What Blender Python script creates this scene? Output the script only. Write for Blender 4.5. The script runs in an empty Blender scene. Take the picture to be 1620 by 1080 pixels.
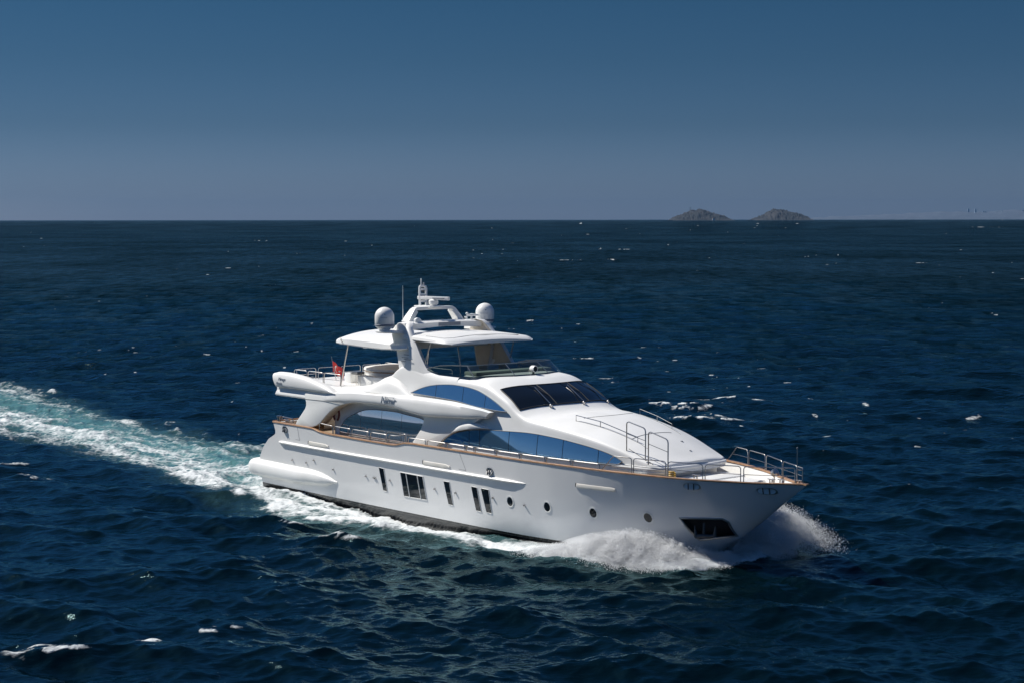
import bpy, bmesh, math, random
import numpy as np
from mathutils import Vector, Matrix

R = math.radians
rng = np.random.default_rng(7)
random.seed(7)
S = bpy.context.scene
COL = S.collection

# ------------------------------------------------------------------ camera
CAM_H = 14.0
cd = bpy.data.cameras.new("camera"); cam = bpy.data.objects.new("camera", cd); COL.objects.link(cam)
cam.location = (0, 0, CAM_H); cam.rotation_euler = (R(90 - 3.9329), R(0.06), 0)
cd.sensor_width = 36; cd.lens = 2800 * 36 / 1620; cd.clip_start = 0.5; cd.clip_end = 200000
S.camera = cam
S.view_settings.view_transform = 'Standard'; S.view_settings.look = 'None'
S.view_settings.exposure = 0.5; S.view_settings.gamma = 1.0

# ------------------------------------------------------------------ sun + sky
FWD = Vector((0.65146661, -0.75867731, 0)); PRT = Vector((0.75867731, 0.65146661, 0))
sd = (FWD * -0.62 + PRT * -0.30 + Vector((0, 0, 0.75))).normalized()        # towards the sun
SUN_EL = math.asin(sd.z); SUN_AZ = math.atan2(sd.x, sd.y)
ld = bpy.data.lights.new("sun", 'SUN'); ld.energy = 4.1; ld.angle = R(0.53); ld.color = (1.0, 0.95, 0.875)
sun = bpy.data.objects.new("sun", ld); COL.objects.link(sun)
sun.rotation_euler = (-sd).to_track_quat('-Z', 'Y').to_euler()
W = bpy.data.worlds.new("World"); S.world = W; W.use_nodes = True
nt = W.node_tree; nt.nodes.clear()
out = nt.nodes.new('ShaderNodeOutputWorld'); bg = nt.nodes.new('ShaderNodeBackground')
sky = nt.nodes.new('ShaderNodeTexSky'); sky.sky_type = 'NISHITA'; sky.sun_disc = False
sky.sun_elevation = SUN_EL; sky.sun_rotation = SUN_AZ; sky.altitude = 10; sky.air_density = 1.0; sky.dust_density = 0.6; sky.ozone_density = 2.0
tc = nt.nodes.new('ShaderNodeTexCoord'); sep = nt.nodes.new('ShaderNodeSeparateXYZ')
nt.links.new(tc.outputs['Generated'], sep.inputs[0])
ramp = nt.nodes.new('ShaderNodeValToRGB')
SKY = [(0.0, (0.2955, 0.407, 0.7576)), (0.017, (0.2059, 0.3036, 0.5742)), (0.0526, (0.1131, 0.1987, 0.3622)), (0.088, (0.083, 0.1695, 0.2905)), (0.1215, (0.068, 0.159, 0.2615)), (0.2, (0.085, 0.21, 0.36)), (0.42, (0.16, 0.33, 0.53)), (1.0, (0.2, 0.4, 0.61))]
while len(ramp.color_ramp.elements) < len(SKY): ramp.color_ramp.elements.new(0.5)
for e, (p, c) in zip(ramp.color_ramp.elements, SKY): e.position = p; e.color = (*c, 1)
nt.links.new(sep.outputs['Z'], ramp.inputs[0])
mul = nt.nodes.new('ShaderNodeMix'); mul.data_type = 'RGBA'; mul.blend_type = 'MULTIPLY'; mul.inputs[0].default_value = 1
nt.links.new(sky.outputs[0], mul.inputs[6]); nt.links.new(ramp.outputs[0], mul.inputs[7])
nt.links.new(mul.outputs[2], bg.inputs[0]); bg.inputs[1].default_value = 0.08
nt.links.new(bg.outputs[0], out.inputs[0])

# ------------------------------------------------------------------ helpers
def tag(o, label=None, cat=None, group=None, kind=None):
    if label: o['label'] = label
    if cat: o['category'] = cat
    if group: o['group'] = group
    if kind: o['kind'] = kind
    return o

def empty(name, loc=(0, 0, 0), rz=0.0):
    o = bpy.data.objects.new(name, None); COL.objects.link(o); o.location = loc; o.rotation_euler = (0, 0, rz)
    o.empty_display_size = .3
    return o

def ip(x, xs, ys): return np.interp(x, xs, ys)

def pch(xs, ys):
    """smooth monotone cubic through points, returns a vectorised function"""
    xs = np.asarray(xs, float); ys = np.asarray(ys, float)
    h = np.diff(xs); d = np.diff(ys) / h
    m = np.zeros_like(xs); m[0] = d[0]; m[-1] = d[-1]
    for i in range(1, len(xs) - 1):
        if d[i-1] * d[i] > 0:
            w1 = 2*h[i] + h[i-1]; w2 = h[i] + 2*h[i-1]
            m[i] = (w1 + w2) / (w1/d[i-1] + w2/d[i])
    def f(x):
        x = np.clip(np.asarray(x, float), xs[0], xs[-1])
        i = np.clip(np.searchsorted(xs, x, side='right') - 1, 0, len(xs) - 2)
        t = (x - xs[i]) / h[i]
        return ((2*t**3 - 3*t**2 + 1)*ys[i] + (t**3 - 2*t**2 + t)*h[i]*m[i] + (-2*t**3 + 3*t**2)*ys[i+1] + (t**3 - t**2)*h[i]*m[i+1])
    return f

def sst(a, b, x):
    t = np.clip((x - a)/(b - a), 0, 1); return t*t*(3-2*t)

class MB:
    def __init__(s): s.v = []; s.f = []; s.mi = []; s.m = 0
    def add(s, vs, fs):
        o = len(s.v); s.v += [tuple(float(c) for c in p) for p in vs]; s.f += [tuple(i + o for i in f) for f in fs]; s.mi += [s.m]*len(fs); return s
    def grid(s, P, cu=False, cv=False, keep=None):
        P = np.asarray(P, float); n, m = P.shape[:2]; fs = []
        for i in range(n - (0 if cu else 1)):
            for j in range(m - (0 if cv else 1)):
                if keep is not None and not keep[i][j]: continue
                i2 = (i+1) % n; j2 = (j+1) % m
                fs.append((i*m+j, i2*m+j, i2*m+j2, i*m+j2))
        return s.add(P.reshape(-1, 3), fs)
    def poly(s, pts): return s.add(pts, [tuple(range(len(pts)))])
    def loft(s, rings, cap=True):
        n = len(rings[0]); s.grid(rings, cv=True)
        if cap:
            s.poly(list(rings[0])[::-1]); s.poly(list(rings[-1]))
        return s
    def tube(s, path, r, seg=8, closed=False, cap=True):
        P = [Vector(p) for p in path]; n = len(P); rings = []
        rr = r if hasattr(r, '__len__') else [r]*n
        up = None
        for i in range(n):
            a = P[(i-1) % n] if (closed or i) else P[i]; b = P[(i+1) % n] if (closed or i < n-1) else P[i]
            t = (b - a).normalized()
            if up is None: up = Vector((0, 0, 1)) if abs(t.z) < .9 else Vector((1, 0, 0))
            u = (up - t*up.dot(t)); u = u.normalized() if u.length > 1e-6 else t.orthogonal().normalized()
            w = t.cross(u); up = u
            rings.append([P[i] + (u*math.cos(q) + w*math.sin(q))*rr[i] for q in [2*math.pi*k/seg for k in range(seg)]])
        if closed: s.grid(rings, cu=True, cv=True)
        else: s.loft(rings, cap)
        return s
    def box(s, c, d, rz=0.0):
        c = Vector(c); M = Matrix.Rotation(rz, 3, 'Z')
        vs = [c + M @ Vector((x*d[0]/2, y*d[1]/2, z*d[2]/2)) for x in (-1, 1) for y in (-1, 1) for z in (-1, 1)]
        return s.add(vs, [(0, 1, 3, 2), (4, 6, 7, 5), (0, 4, 5, 1), (2, 3, 7, 6), (0, 2, 6, 4), (1, 5, 7, 3)])
    def lathe(s, prof, c=(0, 0, 0), seg=24, M=None):
        rings = []
        for r, z in prof:
            ring = []
            for k in range(seg):
                q = 2*math.pi*k/seg; p = Vector((r*math.cos(q), r*math.sin(q), z))
                ring.append((M @ p if M else p) + Vector(c))
            rings.append(ring)
        return s.loft(rings)
    def prism(s, poly, y0, y1):
        """polygon in (x, z) extruded along y"""
        n = len(poly); a = [(x, y0, z) for x, z in poly]; b = [(x, y1, z) for x, z in poly]
        return s.add(a + b, [tuple(range(n)), tuple(range(2*n-1, n-1, -1))] + [(i, i+n, (i+1) % n + n, (i+1) % n) for i in range(n)])
    def mirrored(s):
        o = MB(); o.v = [(x, -y, z) for x, y, z in s.v]; o.f = [f[::-1] for f in s.f]; o.mi = list(s.mi); return o
    def both(s):
        o = s.mirrored(); n = len(s.v); s.v += o.v; s.f += [tuple(i+n for i in f) for f in o.f]; s.mi += o.mi; return s
    def build(s, name, mats, parent=None, bevel=0, smooth=38, weld=1e-4, seg=2):
        bm = bmesh.new(); vs = [bm.verts.new(p) for p in s.v]
        for f, k in zip(s.f, s.mi):
            try:
                q = bm.faces.new([vs[i] for i in f]); q.material_index = k
            except ValueError: pass
        bmesh.ops.remove_doubles(bm, verts=bm.verts, dist=weld)
        bmesh.ops.dissolve_degenerate(bm, edges=bm.edges, dist=1e-5)
        bmesh.ops.recalc_face_normals(bm, faces=bm.faces)
        if bevel:
            es = [e for e in bm.edges if len(e.link_faces) == 2 and e.calc_face_angle(0) > R(40)]
            bmesh.ops.bevel(bm, geom=es, offset=bevel, segments=seg, affect='EDGES', profile=.6, clamp_overlap=True)
        me = bpy.data.meshes.new(name); bm.to_mesh(me); bm.free()
        for p in me.polygons: p.use_smooth = True
        if smooth < 180: me.set_sharp_from_angle(angle=R(smooth))
        for mt in (mats if isinstance(mats, (list, tuple)) else [mats]): me.materials.append(mt)
        o = bpy.data.objects.new(name, me); COL.objects.link(o)
        if parent: o.parent = parent
        return o

def mat(name, col, rough=.4, metal=0.0, spec=.5, coat=0.0, **kw):
    m = bpy.data.materials.new(name); m.use_nodes = True; n = m.node_tree; b = n.nodes['Principled BSDF']
    b.inputs['Base Color'].default_value = (*col, 1); b.inputs['Roughness'].default_value = rough
    b.inputs['Metallic'].default_value = metal; b.inputs['Specular IOR Level'].default_value = spec
    if coat: b.inputs['Coat Weight'].default_value = coat; b.inputs['Coat Roughness'].default_value = .06
    return m
def node(m, t, **kw):
    q = m.node_tree.nodes.new(t)
    for k, v in kw.items(): setattr(q, k, v)
    return q
def lk(m, a, b): m.node_tree.links.new(a, b)
def bsdf(m): return m.node_tree.nodes['Principled BSDF']
def vary(m, scale, c1, c2, detail=5, rough=None, stretch=(1, 1, 1), lo=.35, hi=.65):
    """two-colour noise variation of base colour (weathering of the surface itself)"""
    co = node(m, 'ShaderNodeTexCoord'); mp = node(m, 'ShaderNodeMapping'); mp.inputs['Scale'].default_value = stretch
    ns = node(m, 'ShaderNodeTexNoise'); ns.inputs['Scale'].default_value = scale; ns.inputs['Detail'].default_value = detail
    rp = node(m, 'ShaderNodeValToRGB'); rp.color_ramp.elements[0].position = lo; rp.color_ramp.elements[1].position = hi
    rp.color_ramp.elements[0].color = (*c1, 1); rp.color_ramp.elements[1].color = (*c2, 1)
    lk(m, co.outputs['Object'], mp.inputs[0]); lk(m, mp.outputs[0], ns.inputs['Vector']); lk(m, ns.outputs[0], rp.inputs[0]); lk(m, rp.outputs[0], bsdf(m).inputs['Base Color'])
    if rough:
        mr = node(m, 'ShaderNodeMapRange'); mr.inputs[3].default_value = rough[0]; mr.inputs[4].default_value = rough[1]
        lk(m, ns.outputs[0], mr.inputs[0]); lk(m, mr.outputs[0], bsdf(m).inputs['Roughness'])
    return ns

# ------------------------------------------------------------------ materials
M = {}
M['gel'] = mat('white_gelcoat', (.80, .80, .78), .4, coat=.08); vary(M['gel'], .9, (.78, .78, .755), (.82, .82, .805), rough=(.36, .5))
M['cream'] = mat('cream_gelcoat', (.74, .71, .65), .4); vary(M['cream'], 1.5, (.71, .68, .61), (.77, .745, .69))
M['warm_shade'] = mat('gelcoat_warm_shade', (.60, .53, .43), .55); vary(M['warm_shade'], 1.2, (.56, .49, .395), (.63, .56, .46))  # shade with warm bounce, painted on inner faces and undersides of white gelcoat
M['grp'] = mat('grey_plastic', (.23, .25, .28), .5)
M['steel'] = mat('polished_steel', (.50, .48, .46), .28, metal=1.0)
M['dull'] = mat('brushed_steel', (.34, .34, .34), .65, metal=.4)
M['dark'] = mat('black_fitting', (.02, .02, .022), .4)
M['seam'] = mat('grey_sealant', (.16, .165, .17), .6)
M['rub'] = mat('black_rubber', (.025, .025, .025), .6)
M['teak'] = mat('varnished_teak', (.36, .20, .10), .35, coat=.3); vary(M['teak'], 6, (.30, .155, .075), (.45, .27, .15), stretch=(.25, 3, 3))
M['teakdeck'] = mat('teak_deck', (.33, .24, .16), .6); vary(M['teakdeck'], 5, (.28, .20, .125), (.40, .30, .20), stretch=(.2, 6, 1))
M['brass'] = mat('yellow_rubber', (.55, .34, .05), .5)
M['red'] = mat('red_cloth', (.62, .05, .045), .8)
M['letter'] = mat('dark_blue_letter', (.045, .07, .11), .35)
M['letter2'] = mat('slate_letter', (.16, .2, .26), .3)
M['sunpad'] = mat('white_vinyl', (.72, .71, .68), .6)
M['louvre'] = mat('grey_louvre', (.35, .36, .37), .5)
M['lens'] = mat('dark_lens', (.02, .025, .03), .08)
# hull: white gelcoat, dark boot stripe and antifouling painted below the waterline
hm = M['hull'] = mat('hull_gelcoat', (.78, .78, .77), .22, coat=.35)
co = node(hm, 'ShaderNodeTexCoord'); sp = node(hm, 'ShaderNodeSeparateXYZ'); lk(hm, co.outputs['Object'], sp.inputs[0])
ns = node(hm, 'ShaderNodeTexNoise'); ns.inputs['Scale'].default_value = .5; ns.inputs['Detail'].default_value = 6; lk(hm, co.outputs['Object'], ns.inputs['Vector'])
r0 = node(hm, 'ShaderNodeValToRGB'); r0.color_ramp.elements[0].color = (.745, .75, .745, 1); r0.color_ramp.elements[1].color = (.81, .81, .80, 1); lk(hm, ns.outputs[0], r0.inputs[0])
mr = node(hm, 'ShaderNodeMapRange'); mr.inputs[1].default_value = -.1; mr.inputs[2].default_value = .9; lk(hm, sp.outputs['Z'], mr.inputs[0])
rp = node(hm, 'ShaderNodeValToRGB'); rp.color_ramp.interpolation = 'CONSTANT'
el = rp.color_ramp.elements; el[0].position = 0; el[0].color = (0, 0, 0, 1); el[1].position = .33; el[1].color = (1, 1, 1, 1)
lk(hm, mr.outputs[0], rp.inputs[0])
r2 = node(hm, 'ShaderNodeValToRGB'); r2.color_ramp.interpolation = 'CONSTANT'
e2 = r2.color_ramp.elements; e2[0].color = (.012, .014, .018, 1); e2[1].position = .215; e2[1].color = (.10, .105, .10, 1)
e3 = e2.new(.235); e3.color = (.022, .022, .024, 1); lk(hm, mr.outputs[0], r2.inputs[0])
mx = node(hm, 'ShaderNodeMix', data_type='RGBA'); lk(hm, rp.outputs[0], mx.inputs[0]); lk(hm, r2.outputs[0], mx.inputs[6]); lk(hm, r0.outputs[0], mx.inputs[7]); lk(hm, mx.outputs[2], bsdf(hm).inputs['Base Color'])
# blue mirror glazing of the side windows, dark glazing of windscreen and hull windows
M['blueglass'] = mat('blue_mirror_glass', (.25, .47, .70), .03, metal=.9)
M['darkglass'] = mat('dark_glass', (.006, .008, .011), .03, spec=.7)
M['greyglass'] = mat('grey_mirror_glass', (.84, .88, .93), .03, metal=.92)
g = M['tint'] = bpy.data.materials.new('tinted_windscreen_glass'); g.use_nodes = True; n = g.node_tree; n.nodes.clear()
o_ = n.nodes.new('ShaderNodeOutputMaterial'); mxs = n.nodes.new('ShaderNodeMixShader'); tr = n.nodes.new('ShaderNodeBsdfTransparent'); gl = n.nodes.new('ShaderNodeBsdfGlossy'); fr = n.nodes.new('ShaderNodeFresnel')
tr.inputs[0].default_value = (.30, .37, .36, 1); gl.inputs['Roughness'].default_value = .03; fr.inputs[0].default_value = 1.5
n.links.new(fr.outputs[0], mxs.inputs[0]); n.links.new(tr.outputs[0], mxs.inputs[1]); n.links.new(gl.outputs[0], mxs.inputs[2]); n.links.new(mxs.outputs[0], o_.inputs[0])

# ------------------------------------------------------------------ the yacht: x forward from the stern, y to port, z up from the waterline
YO = Vector((-11.38455457, 95.63556562, 0)); YRZ = math.atan2(FWD.y, FWD.x)
yacht = empty("motor_yacht", YO, YRZ)
tag(yacht, "large white three-deck motor yacht named Nimir speeding through the dark blue sea", "yacht")
Y = yacht

wf = lambda x: ip(x, [0, 2, 5, 10, 16, 20, 22, 24, 26, 28, 29, 30, 31, 31.5, 32.5, 33.4, 34.2, 34.8, 35.22], [3.45, 3.55, 3.65, 3.7, 3.7, 3.68, 3.63, 3.53, 3.37, 3.12, 2.9, 2.6, 2.22, 2.0, 1.46, .98, .52, .19, 0])
zsf = pch([0, 5.6, 6.2, 7.0, 7.9, 9, 12.6, 13.2, 14.1, 14.8, 20, 28, 31, 33, 35.3], [3.57, 3.57, 3.56, 3.44, 3.40, 3.39, 3.375, 3.39, 3.55, 3.575, 3.58, 3.6, 3.57, 3.56, 3.62])
xaf = lambda z: ip(z, [-1, 1.3, 1.6, 2.11, 2.64, 2.94, 3.08, 3.58], [1.0, 1.0, 1.02, 1.39, 2.04, 2.72, 2.79, 2.58])
xff = pch([-.9, -.5, 0, .65, 1.03, 1.71, 2.73, 3.62], [27.0, 29.4, 30.25, 31.05, 31.74, 32.75, 34.07, 35.24])
z0x = [-.9, -.9, -.5, 0, .65, 1.03, 1.71, 2.73, 3.62]; x0x = [0, 27.0, 29.4, 30.25, 31.05, 31.74, 32.75, 34.07, 35.24]
exf = pch([0, 10, 18, 22, 25, 28, 30, 31.5, 33.4, 35.24], [.055, .06, .065, .085, .15, .29, .42, .56, .72, .9])
def hullB(x, z):
    z0 = ip(x, x0x, z0x); zt = zsf(x)
    t = np.clip((z - z0) / (zt - z0), 0, 1)
    b = wf(x) * np.power(t, exf(x))
    return b - .18*np.clip(1 - (z + .9)/1.25, 0, 1)**2*np.clip((27 - x)/5, 0, 1)
PK = [(30.18, 1.88), (31.72, 1.95), (31.88, 1.82), (31.84, 1.18), (30.56, .94)]        # anchor pocket outline
def inpoly(x, z, P):
    c = False; j = len(P)-1
    for i in range(len(P)):
        if (P[i][1] > z) != (P[j][1] > z) and x < (P[j][0]-P[i][0])*(z-P[i][1])/(P[j][1]-P[i][1])+P[i][0]: c = not c
        j = i
    return c
us = np.concatenate([np.linspace(0, .86, 190), np.linspace(.86, 1, 110)[1:]]); vs_ = np.concatenate([np.linspace(0, .2, 8), np.linspace(.2, .75, 50)[1:], np.linspace(.75, 1, 16)[1:]])
HG = np.zeros((len(us), len(vs_), 3))
for i, u in enumerate(us):
    xt = 2.58 + u*(35.24 - 2.58); zt = float(zsf(xt)); z = -.9 + vs_*(zt + .9)
    xx = xaf(z) + u*(xff(z) - xaf(z)); b = hullB(xx, z)
    if i == len(us)-1: b = b*0
    HG[i, :, 0] = xx; HG[i, :, 1] = -b; HG[i, :, 2] = z
keep = [[not inpoly(HG[i, j, 0]*.5+HG[i+1, j+1, 0]*.5, HG[i, j, 2]*.5+HG[i+1, j+1, 2]*.5, PK) for j in range(len(vs_)-1)] for i in range(len(us)-1)]
m = MB(); m.grid(HG, keep=keep); m.both()
st = HG[0]; m.grid(np.array([[(p[0] - .25*(1 - (k/4 - 1)**2)*0, p[1]*(1 - k/4), p[2]) for p in st] for k in range(0, 9)]))   # transom
hull = m.build('hull', M['hull'], Y, smooth=50)
# inside of the bulwark, deck floor and foredeck
m = MB()
xs = np.concatenate([np.linspace(2.7, 30, 90), np.linspace(30.2, 34.2, 40)])
inn = lambda x: np.maximum(wf(x) - .13, .02)
inz = lambda x, z: np.maximum(hullB(x, z) - .11, .012)
m.grid(np.array([[(x, -float(inz(x, z)), z) for z in np.linspace(2.9, float(zsf(x)) - .01, 6)] for x in xs])); m.both()
m.build('bulwark_lining', M['gel'], Y)
m = MB(); xs = np.concatenate([np.linspace(2.75, 30, 40), np.linspace(30.2, 34.2, 24)])
m.grid(np.array([[(x, -float(inz(x, 2.9)), 2.9), (x, 0, 2.93), (x, float(inz(x, 2.9)), 2.9)] for x in xs])); m.build('main_deck', M['teakdeck'], Y)
# teak cap rail with its white edge
xs = np.concatenate([np.linspace(2.55, 30, 220), np.linspace(30.1, 35.24, 60)])
def caprings(sg):
    rs = []
    for x in xs:
        w = float(wf(x)); z = float(zsf(x)); o = w + .03; i = max(w - .16, 0)
        rs.append([(x, sg*o, z - .015), (x, sg*o, z + .03), (x, sg*(o - .02), z + .045), (x, sg*(i + .01), z + .045), (x, sg*i, z + .03), (x, sg*i, z - .015)])
    return rs
m = MB(); m.loft(caprings(-1)); m.loft(caprings(1)); m.box((35.2, 0, 3.635), (.14, .2, .06)); m.tube([(2.55, -3.55, 3.59), (2.50, -2.5, 3.59), (2.48, 0, 3.59), (2.50, 2.5, 3.59), (2.55, 3.55, 3.59)], .06, 6)
m.build('cap_rail', M['teak'], Y)
m = MB(); m.box((2.65, 0, 3.25), (.12, 6.9, .62)); m.build('stern_bulwark', M['gel'], Y, bevel=.03)
# rubbing strake
def strake(sg):
    rs = []
    for x in np.concatenate([np.linspace(3.05, 3.5, 6), np.linspace(3.8, 21.2, 60), np.linspace(21.4, 22.5, 8)]):
        s = min(1, (x - 3.02)/.3, (22.55 - x)/1.2); s = max(s, .04)**.6; y = float(hullB(x, 2.58)) - .02
        rs.append([(x, sg*(y + a*.145*s), 2.585 + b*.06*s) for a, b in [(0, 1.2), (.45, 1.1), (.8, .75), (1, .2), (1, -.2), (.75, -.75), (.4, -1.0), (0, -1.2)]])
    return rs
m = MB(); m.loft(strake(-1)); m.build('rubbing_strake', M['gel'], hull)
m = MB(); m.loft(strake(1)); m.build('rubbing_strake', M['gel'], hull)
# side sponsons and swim platform
def sponson(sg):
    rs = []
    for x in np.concatenate([[0.0, .04, .12, .28, .5], np.linspace(.8, 6, 24), np.linspace(6.15, 8.25, 16)]):
        k = math.sqrt(max(0.001, 1 - ((.5 - x)/.5)**2)) if x < .5 else 1
        top = ip(x, [0, 6, 6.8, 7.6, 8.25], [1.49, 1.49, 1.44, 1.29, 1.08]); bot = ip(x, [0, 1.5, 5, 7.2, 8.25], [.55, .52, .58, .72, 1.0])
        ro = ip(x, [0, 5.5, 7, 8.25], [.36, .36, .26, .02]); c = (top + bot)/2; h = (top - bot)/2*k; y0 = float(hullB(max(x, 1.0), 1.2))
        ring = []
        for a in np.linspace(0, 2*math.pi, 20, endpoint=False):
            ca, sa = math.cos(a), math.sin(a)
            ring.append((x, sg*(y0 - .25 + (.25 + ro)*k*(abs(ca)**.75*(1 if ca > 0 else -1))), c + h*(abs(sa)**.85*(1 if sa > 0 else -1))))
        rs.append(ring)
    return rs
m = MB(); m.loft(sponson(-1)); m.build('sponson', M['gel'], Y, smooth=60)
m = MB(); m.loft(sponson(1)); m.build('sponson', M['gel'], Y, smooth=60)
m = MB(); m.box((1.0, 0, 1.0), (2.0, 6.6, .5)); m.build('swim_platform', M['teakdeck'], Y, bevel=.05)

# ---- panels lying on a side surface
def side_panel(name, mt, xs_, top, bot, yf, nz=8, off=.014, depth=.04, parent=Y, sg=-1):
    P = []; 
    for x in xs_:
        zt, zb = float(top(x)), float(bot(x))
        if zt - zb < .004: zt = zb + .004
        P.append([(x, sg*(float(yf(x, z)) + off), z) for z in np.linspace(zb, zt, nz)])
    P = np.array(P); m = MB(); m.grid(P)
    edge = [tuple(P[i, 0]) for i in range(len(P))] + [tuple(P[-1, j]) for j in range(1, nz)] + [tuple(P[i, -1]) for i in range(len(P)-2, -1, -1)] + [tuple(P[0, j]) for j in range(nz-2, 0, -1)]
    m.grid(np.array([edge, [(x, y - sg*depth, z) for x, y, z in edge]]), cv=True)
    return m.build(name, mt, parent), edge
def quad_panel(name, mt, q, yf, off=.012, depth=.05, parent=Y, n=5, r=.0, sg=-1):
    """four-cornered panel, corners (x,z) in order tl, tr, br, bl"""
    P = np.zeros((n, n, 3))
    for i in range(n):
        for j in range(n):
            u, v = i/(n-1), j/(n-1)
            x = (1-v)*((1-u)*q[0][0]+u*q[1][0]) + v*((1-u)*q[3][0]+u*q[2][0]); z = (1-v)*((1-u)*q[0][1]+u*q[1][1]) + v*((1-u)*q[3][1]+u*q[2][1])
            P[i, j] = (x, sg*(float(yf(x, z)) + off), z)
    m = MB(); m.grid(P)
    edge = [tuple(P[i, 0]) for i in range(n)] + [tuple(P[-1, j]) for j in range(1, n)] + [tuple(P[i, -1]) for i in range(n-2, -1, -1)] + [tuple(P[0, j]) for j in range(n-2, 0, -1)]
    m.grid(np.array([edge, [(x, y - sg*depth, z) for x, y, z in edge]]), cv=True)
    return m.build(name, mt, parent), edge

# hull windows, portholes, anchor pocket, fairleads, bars, nozzles
WIN = [[(11.88, 2.19), (12.28, 2.17), (12.44, 1.06), (12.12, 1.08)],
       [(16.84, 2.08), (17.26, 2.08), (17.42, 1.0), (17.08, 1.02)],
       [(18.82, 2.06), (19.22, 2.05), (19.40, .95), (19.04, .97)], [(19.50, 2.05), (20.02, 2.04), (20.11, .96), (19.75, .98)]]
for q in WIN:
    o, e = quad_panel('hull_window', M['darkglass'], q, hullB, parent=Y)
    f = MB(); f.tube(e, .011, 6, closed=True); f.build('window_frame', M['gel'], o)
big = [(13.58, 2.14), (15.30, 2.12), (15.48, 1.02), (13.74, 1.0)]
o, e = quad_panel('hull_window', M['darkglass'], big, hullB, n=9)
f = MB(); f.tube(e, .02, 6, closed=True); f.build('window_frame', M['gel'], o)
for u in (.26, .76):
    a = np.array(big[0])*(1-u) + np.array(big[1])*u; b = np.array(big[3])*(1-u) + np.array(big[2])*u
    f = MB(); f.tube([(p[0], -float(hullB(p[0], p[1])) - .02, p[1]) for p in [a*(1-t)+b*t for t in np.linspace(0, 1, 5)]], .024, 6); f.build('mullion', M['gel'], o)
for x, z in [(21.39, 1.66), (23.66, 1.69), (26.2, 1.71), (28.86, 1.78)]:
    pts = []; n1 = 24
    nx = Vector(((float(hullB(x+.05, z)) - float(hullB(x-.05, z)))/.1, 1, -(float(hullB(x, z+.05)) - float(hullB(x, z-.05)))/.1)).normalized()
    ring = lambda r, d: [(x + r*math.cos(a), -float(hullB(x + r*math.cos(a), z + r*1.12*math.sin(a))) - d, z + r*1.12*math.sin(a)) for a in np.linspace(0, 2*math.pi, n1, endpoint=False)]
    m = MB(); m.grid(np.array([ring(.235, -.02), ring(.23, .018), ring(.205, .022), ring(.17, .004)]), cv=True); p = m.build('porthole', M['gel'], Y)
    m = MB(); m.grid(np.array([ring(.19, .008), ring(.09, .008), ring(.001, .008)]), cv=True); m.build('porthole_glass', M['darkglass'], p)
# anchor pocket: walls going in, dark back, steel rim, anchor
pe = []
for a, b in zip(PK, PK[1:] + PK[:1]):
    for t in np.linspace(0, 1, 7)[:-1]: pe.append((a[0]*(1-t)+b[0]*t, a[1]*(1-t)+b[1]*t))
ps = [(x, -float(hullB(x, z)), z) for x, z in pe]; cx = np.mean([p[0] for p in ps]); cz = np.mean([p[2] for p in ps])
rim = MB(); rim.tube(ps, .045, 8, closed=True); pk = rim.build('anchor_pocket', M['steel'], Y)
bk = [(cx + (x-cx)*.9 - .12, y + .38, cz + (z-cz)*.9 + .03) for x, y, z in ps]
m = MB(); m.grid(np.array([ps, bk]), cv=True); m.poly(bk); m.build('pocket_lining', M['dark'], pk)
m = MB(); yy = -1.30
m.tube([(31.0, yy-.05, 1.72), (31.05, yy-.12, 1.2)], .05, 8); m.tube([(30.7, yy-.22, 1.12), (30.85, yy-.2, 1.17), (31.05, yy-.14, 1.2), (31.3, yy-.0, 1.2), (31.5, yy+.1, 1.26)], [.06, .09, .1, .09, .05], 8)
m.tube([(30.74, yy-.22, 1.12), (30.62, yy-.2, 1.6)], [.09, .02], 6); m.tube([(31.46, yy+.1, 1.22), (31.5, yy+.1, 1.62)], [.09, .02], 6)
m.build('anchor', mat('dull_steel', (.07, .07, .075), .5, metal=.6), pk)
for x, z, w, h in [(31.03, 3.29, .34, .15), (33.73, 3.27, .36, .14), (20.18, 2.88, .22, .17), (3.74, 3.29, .24, .17)]:
    fn = lambda a, r, d: (x + w*r*abs(math.cos(a))**.75*(1 if math.cos(a) > 0 else -1), -float(hullB(x + w*r*math.cos(a), z + h*r*math.sin(a))) - d, z + h*r*abs(math.sin(a))**.75*(1 if math.sin(a) > 0 else -1))
    A = np.linspace(0, 2*math.pi, 28, endpoint=False)
    m = MB(); m.grid(np.array([[fn(a, 1.0, -.02) for a in A], [fn(a, .98, .03) for a in A], [fn(a, .88, .035) for a in A], [fn(a, .8, .0) for a in A]]), cv=True); p = m.build('fairlead', M['steel'], Y)
    m = MB(); m.poly([fn(a, .86, .035 - .075*math.sin(a)) for a in A]); m.build('fairlead_plate', M['sunpad'] if x > 5 else M['grp'], p)  # plate tilted skyward in place of a hole; white imitates sunlit bulwark behind
    m = MB()
    for dx in (-.3, .32):
        m = MB(); m.tube([(x + dx*w, -float(hullB(x + dx*w, z - h*.85)) - .12, z - h*.85), (x + dx*w, -float(hullB(x + dx*w, z + h*.85)) - .03, z + h*.85)], .022, 6); m.build('roller', M['dark'], p)
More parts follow.
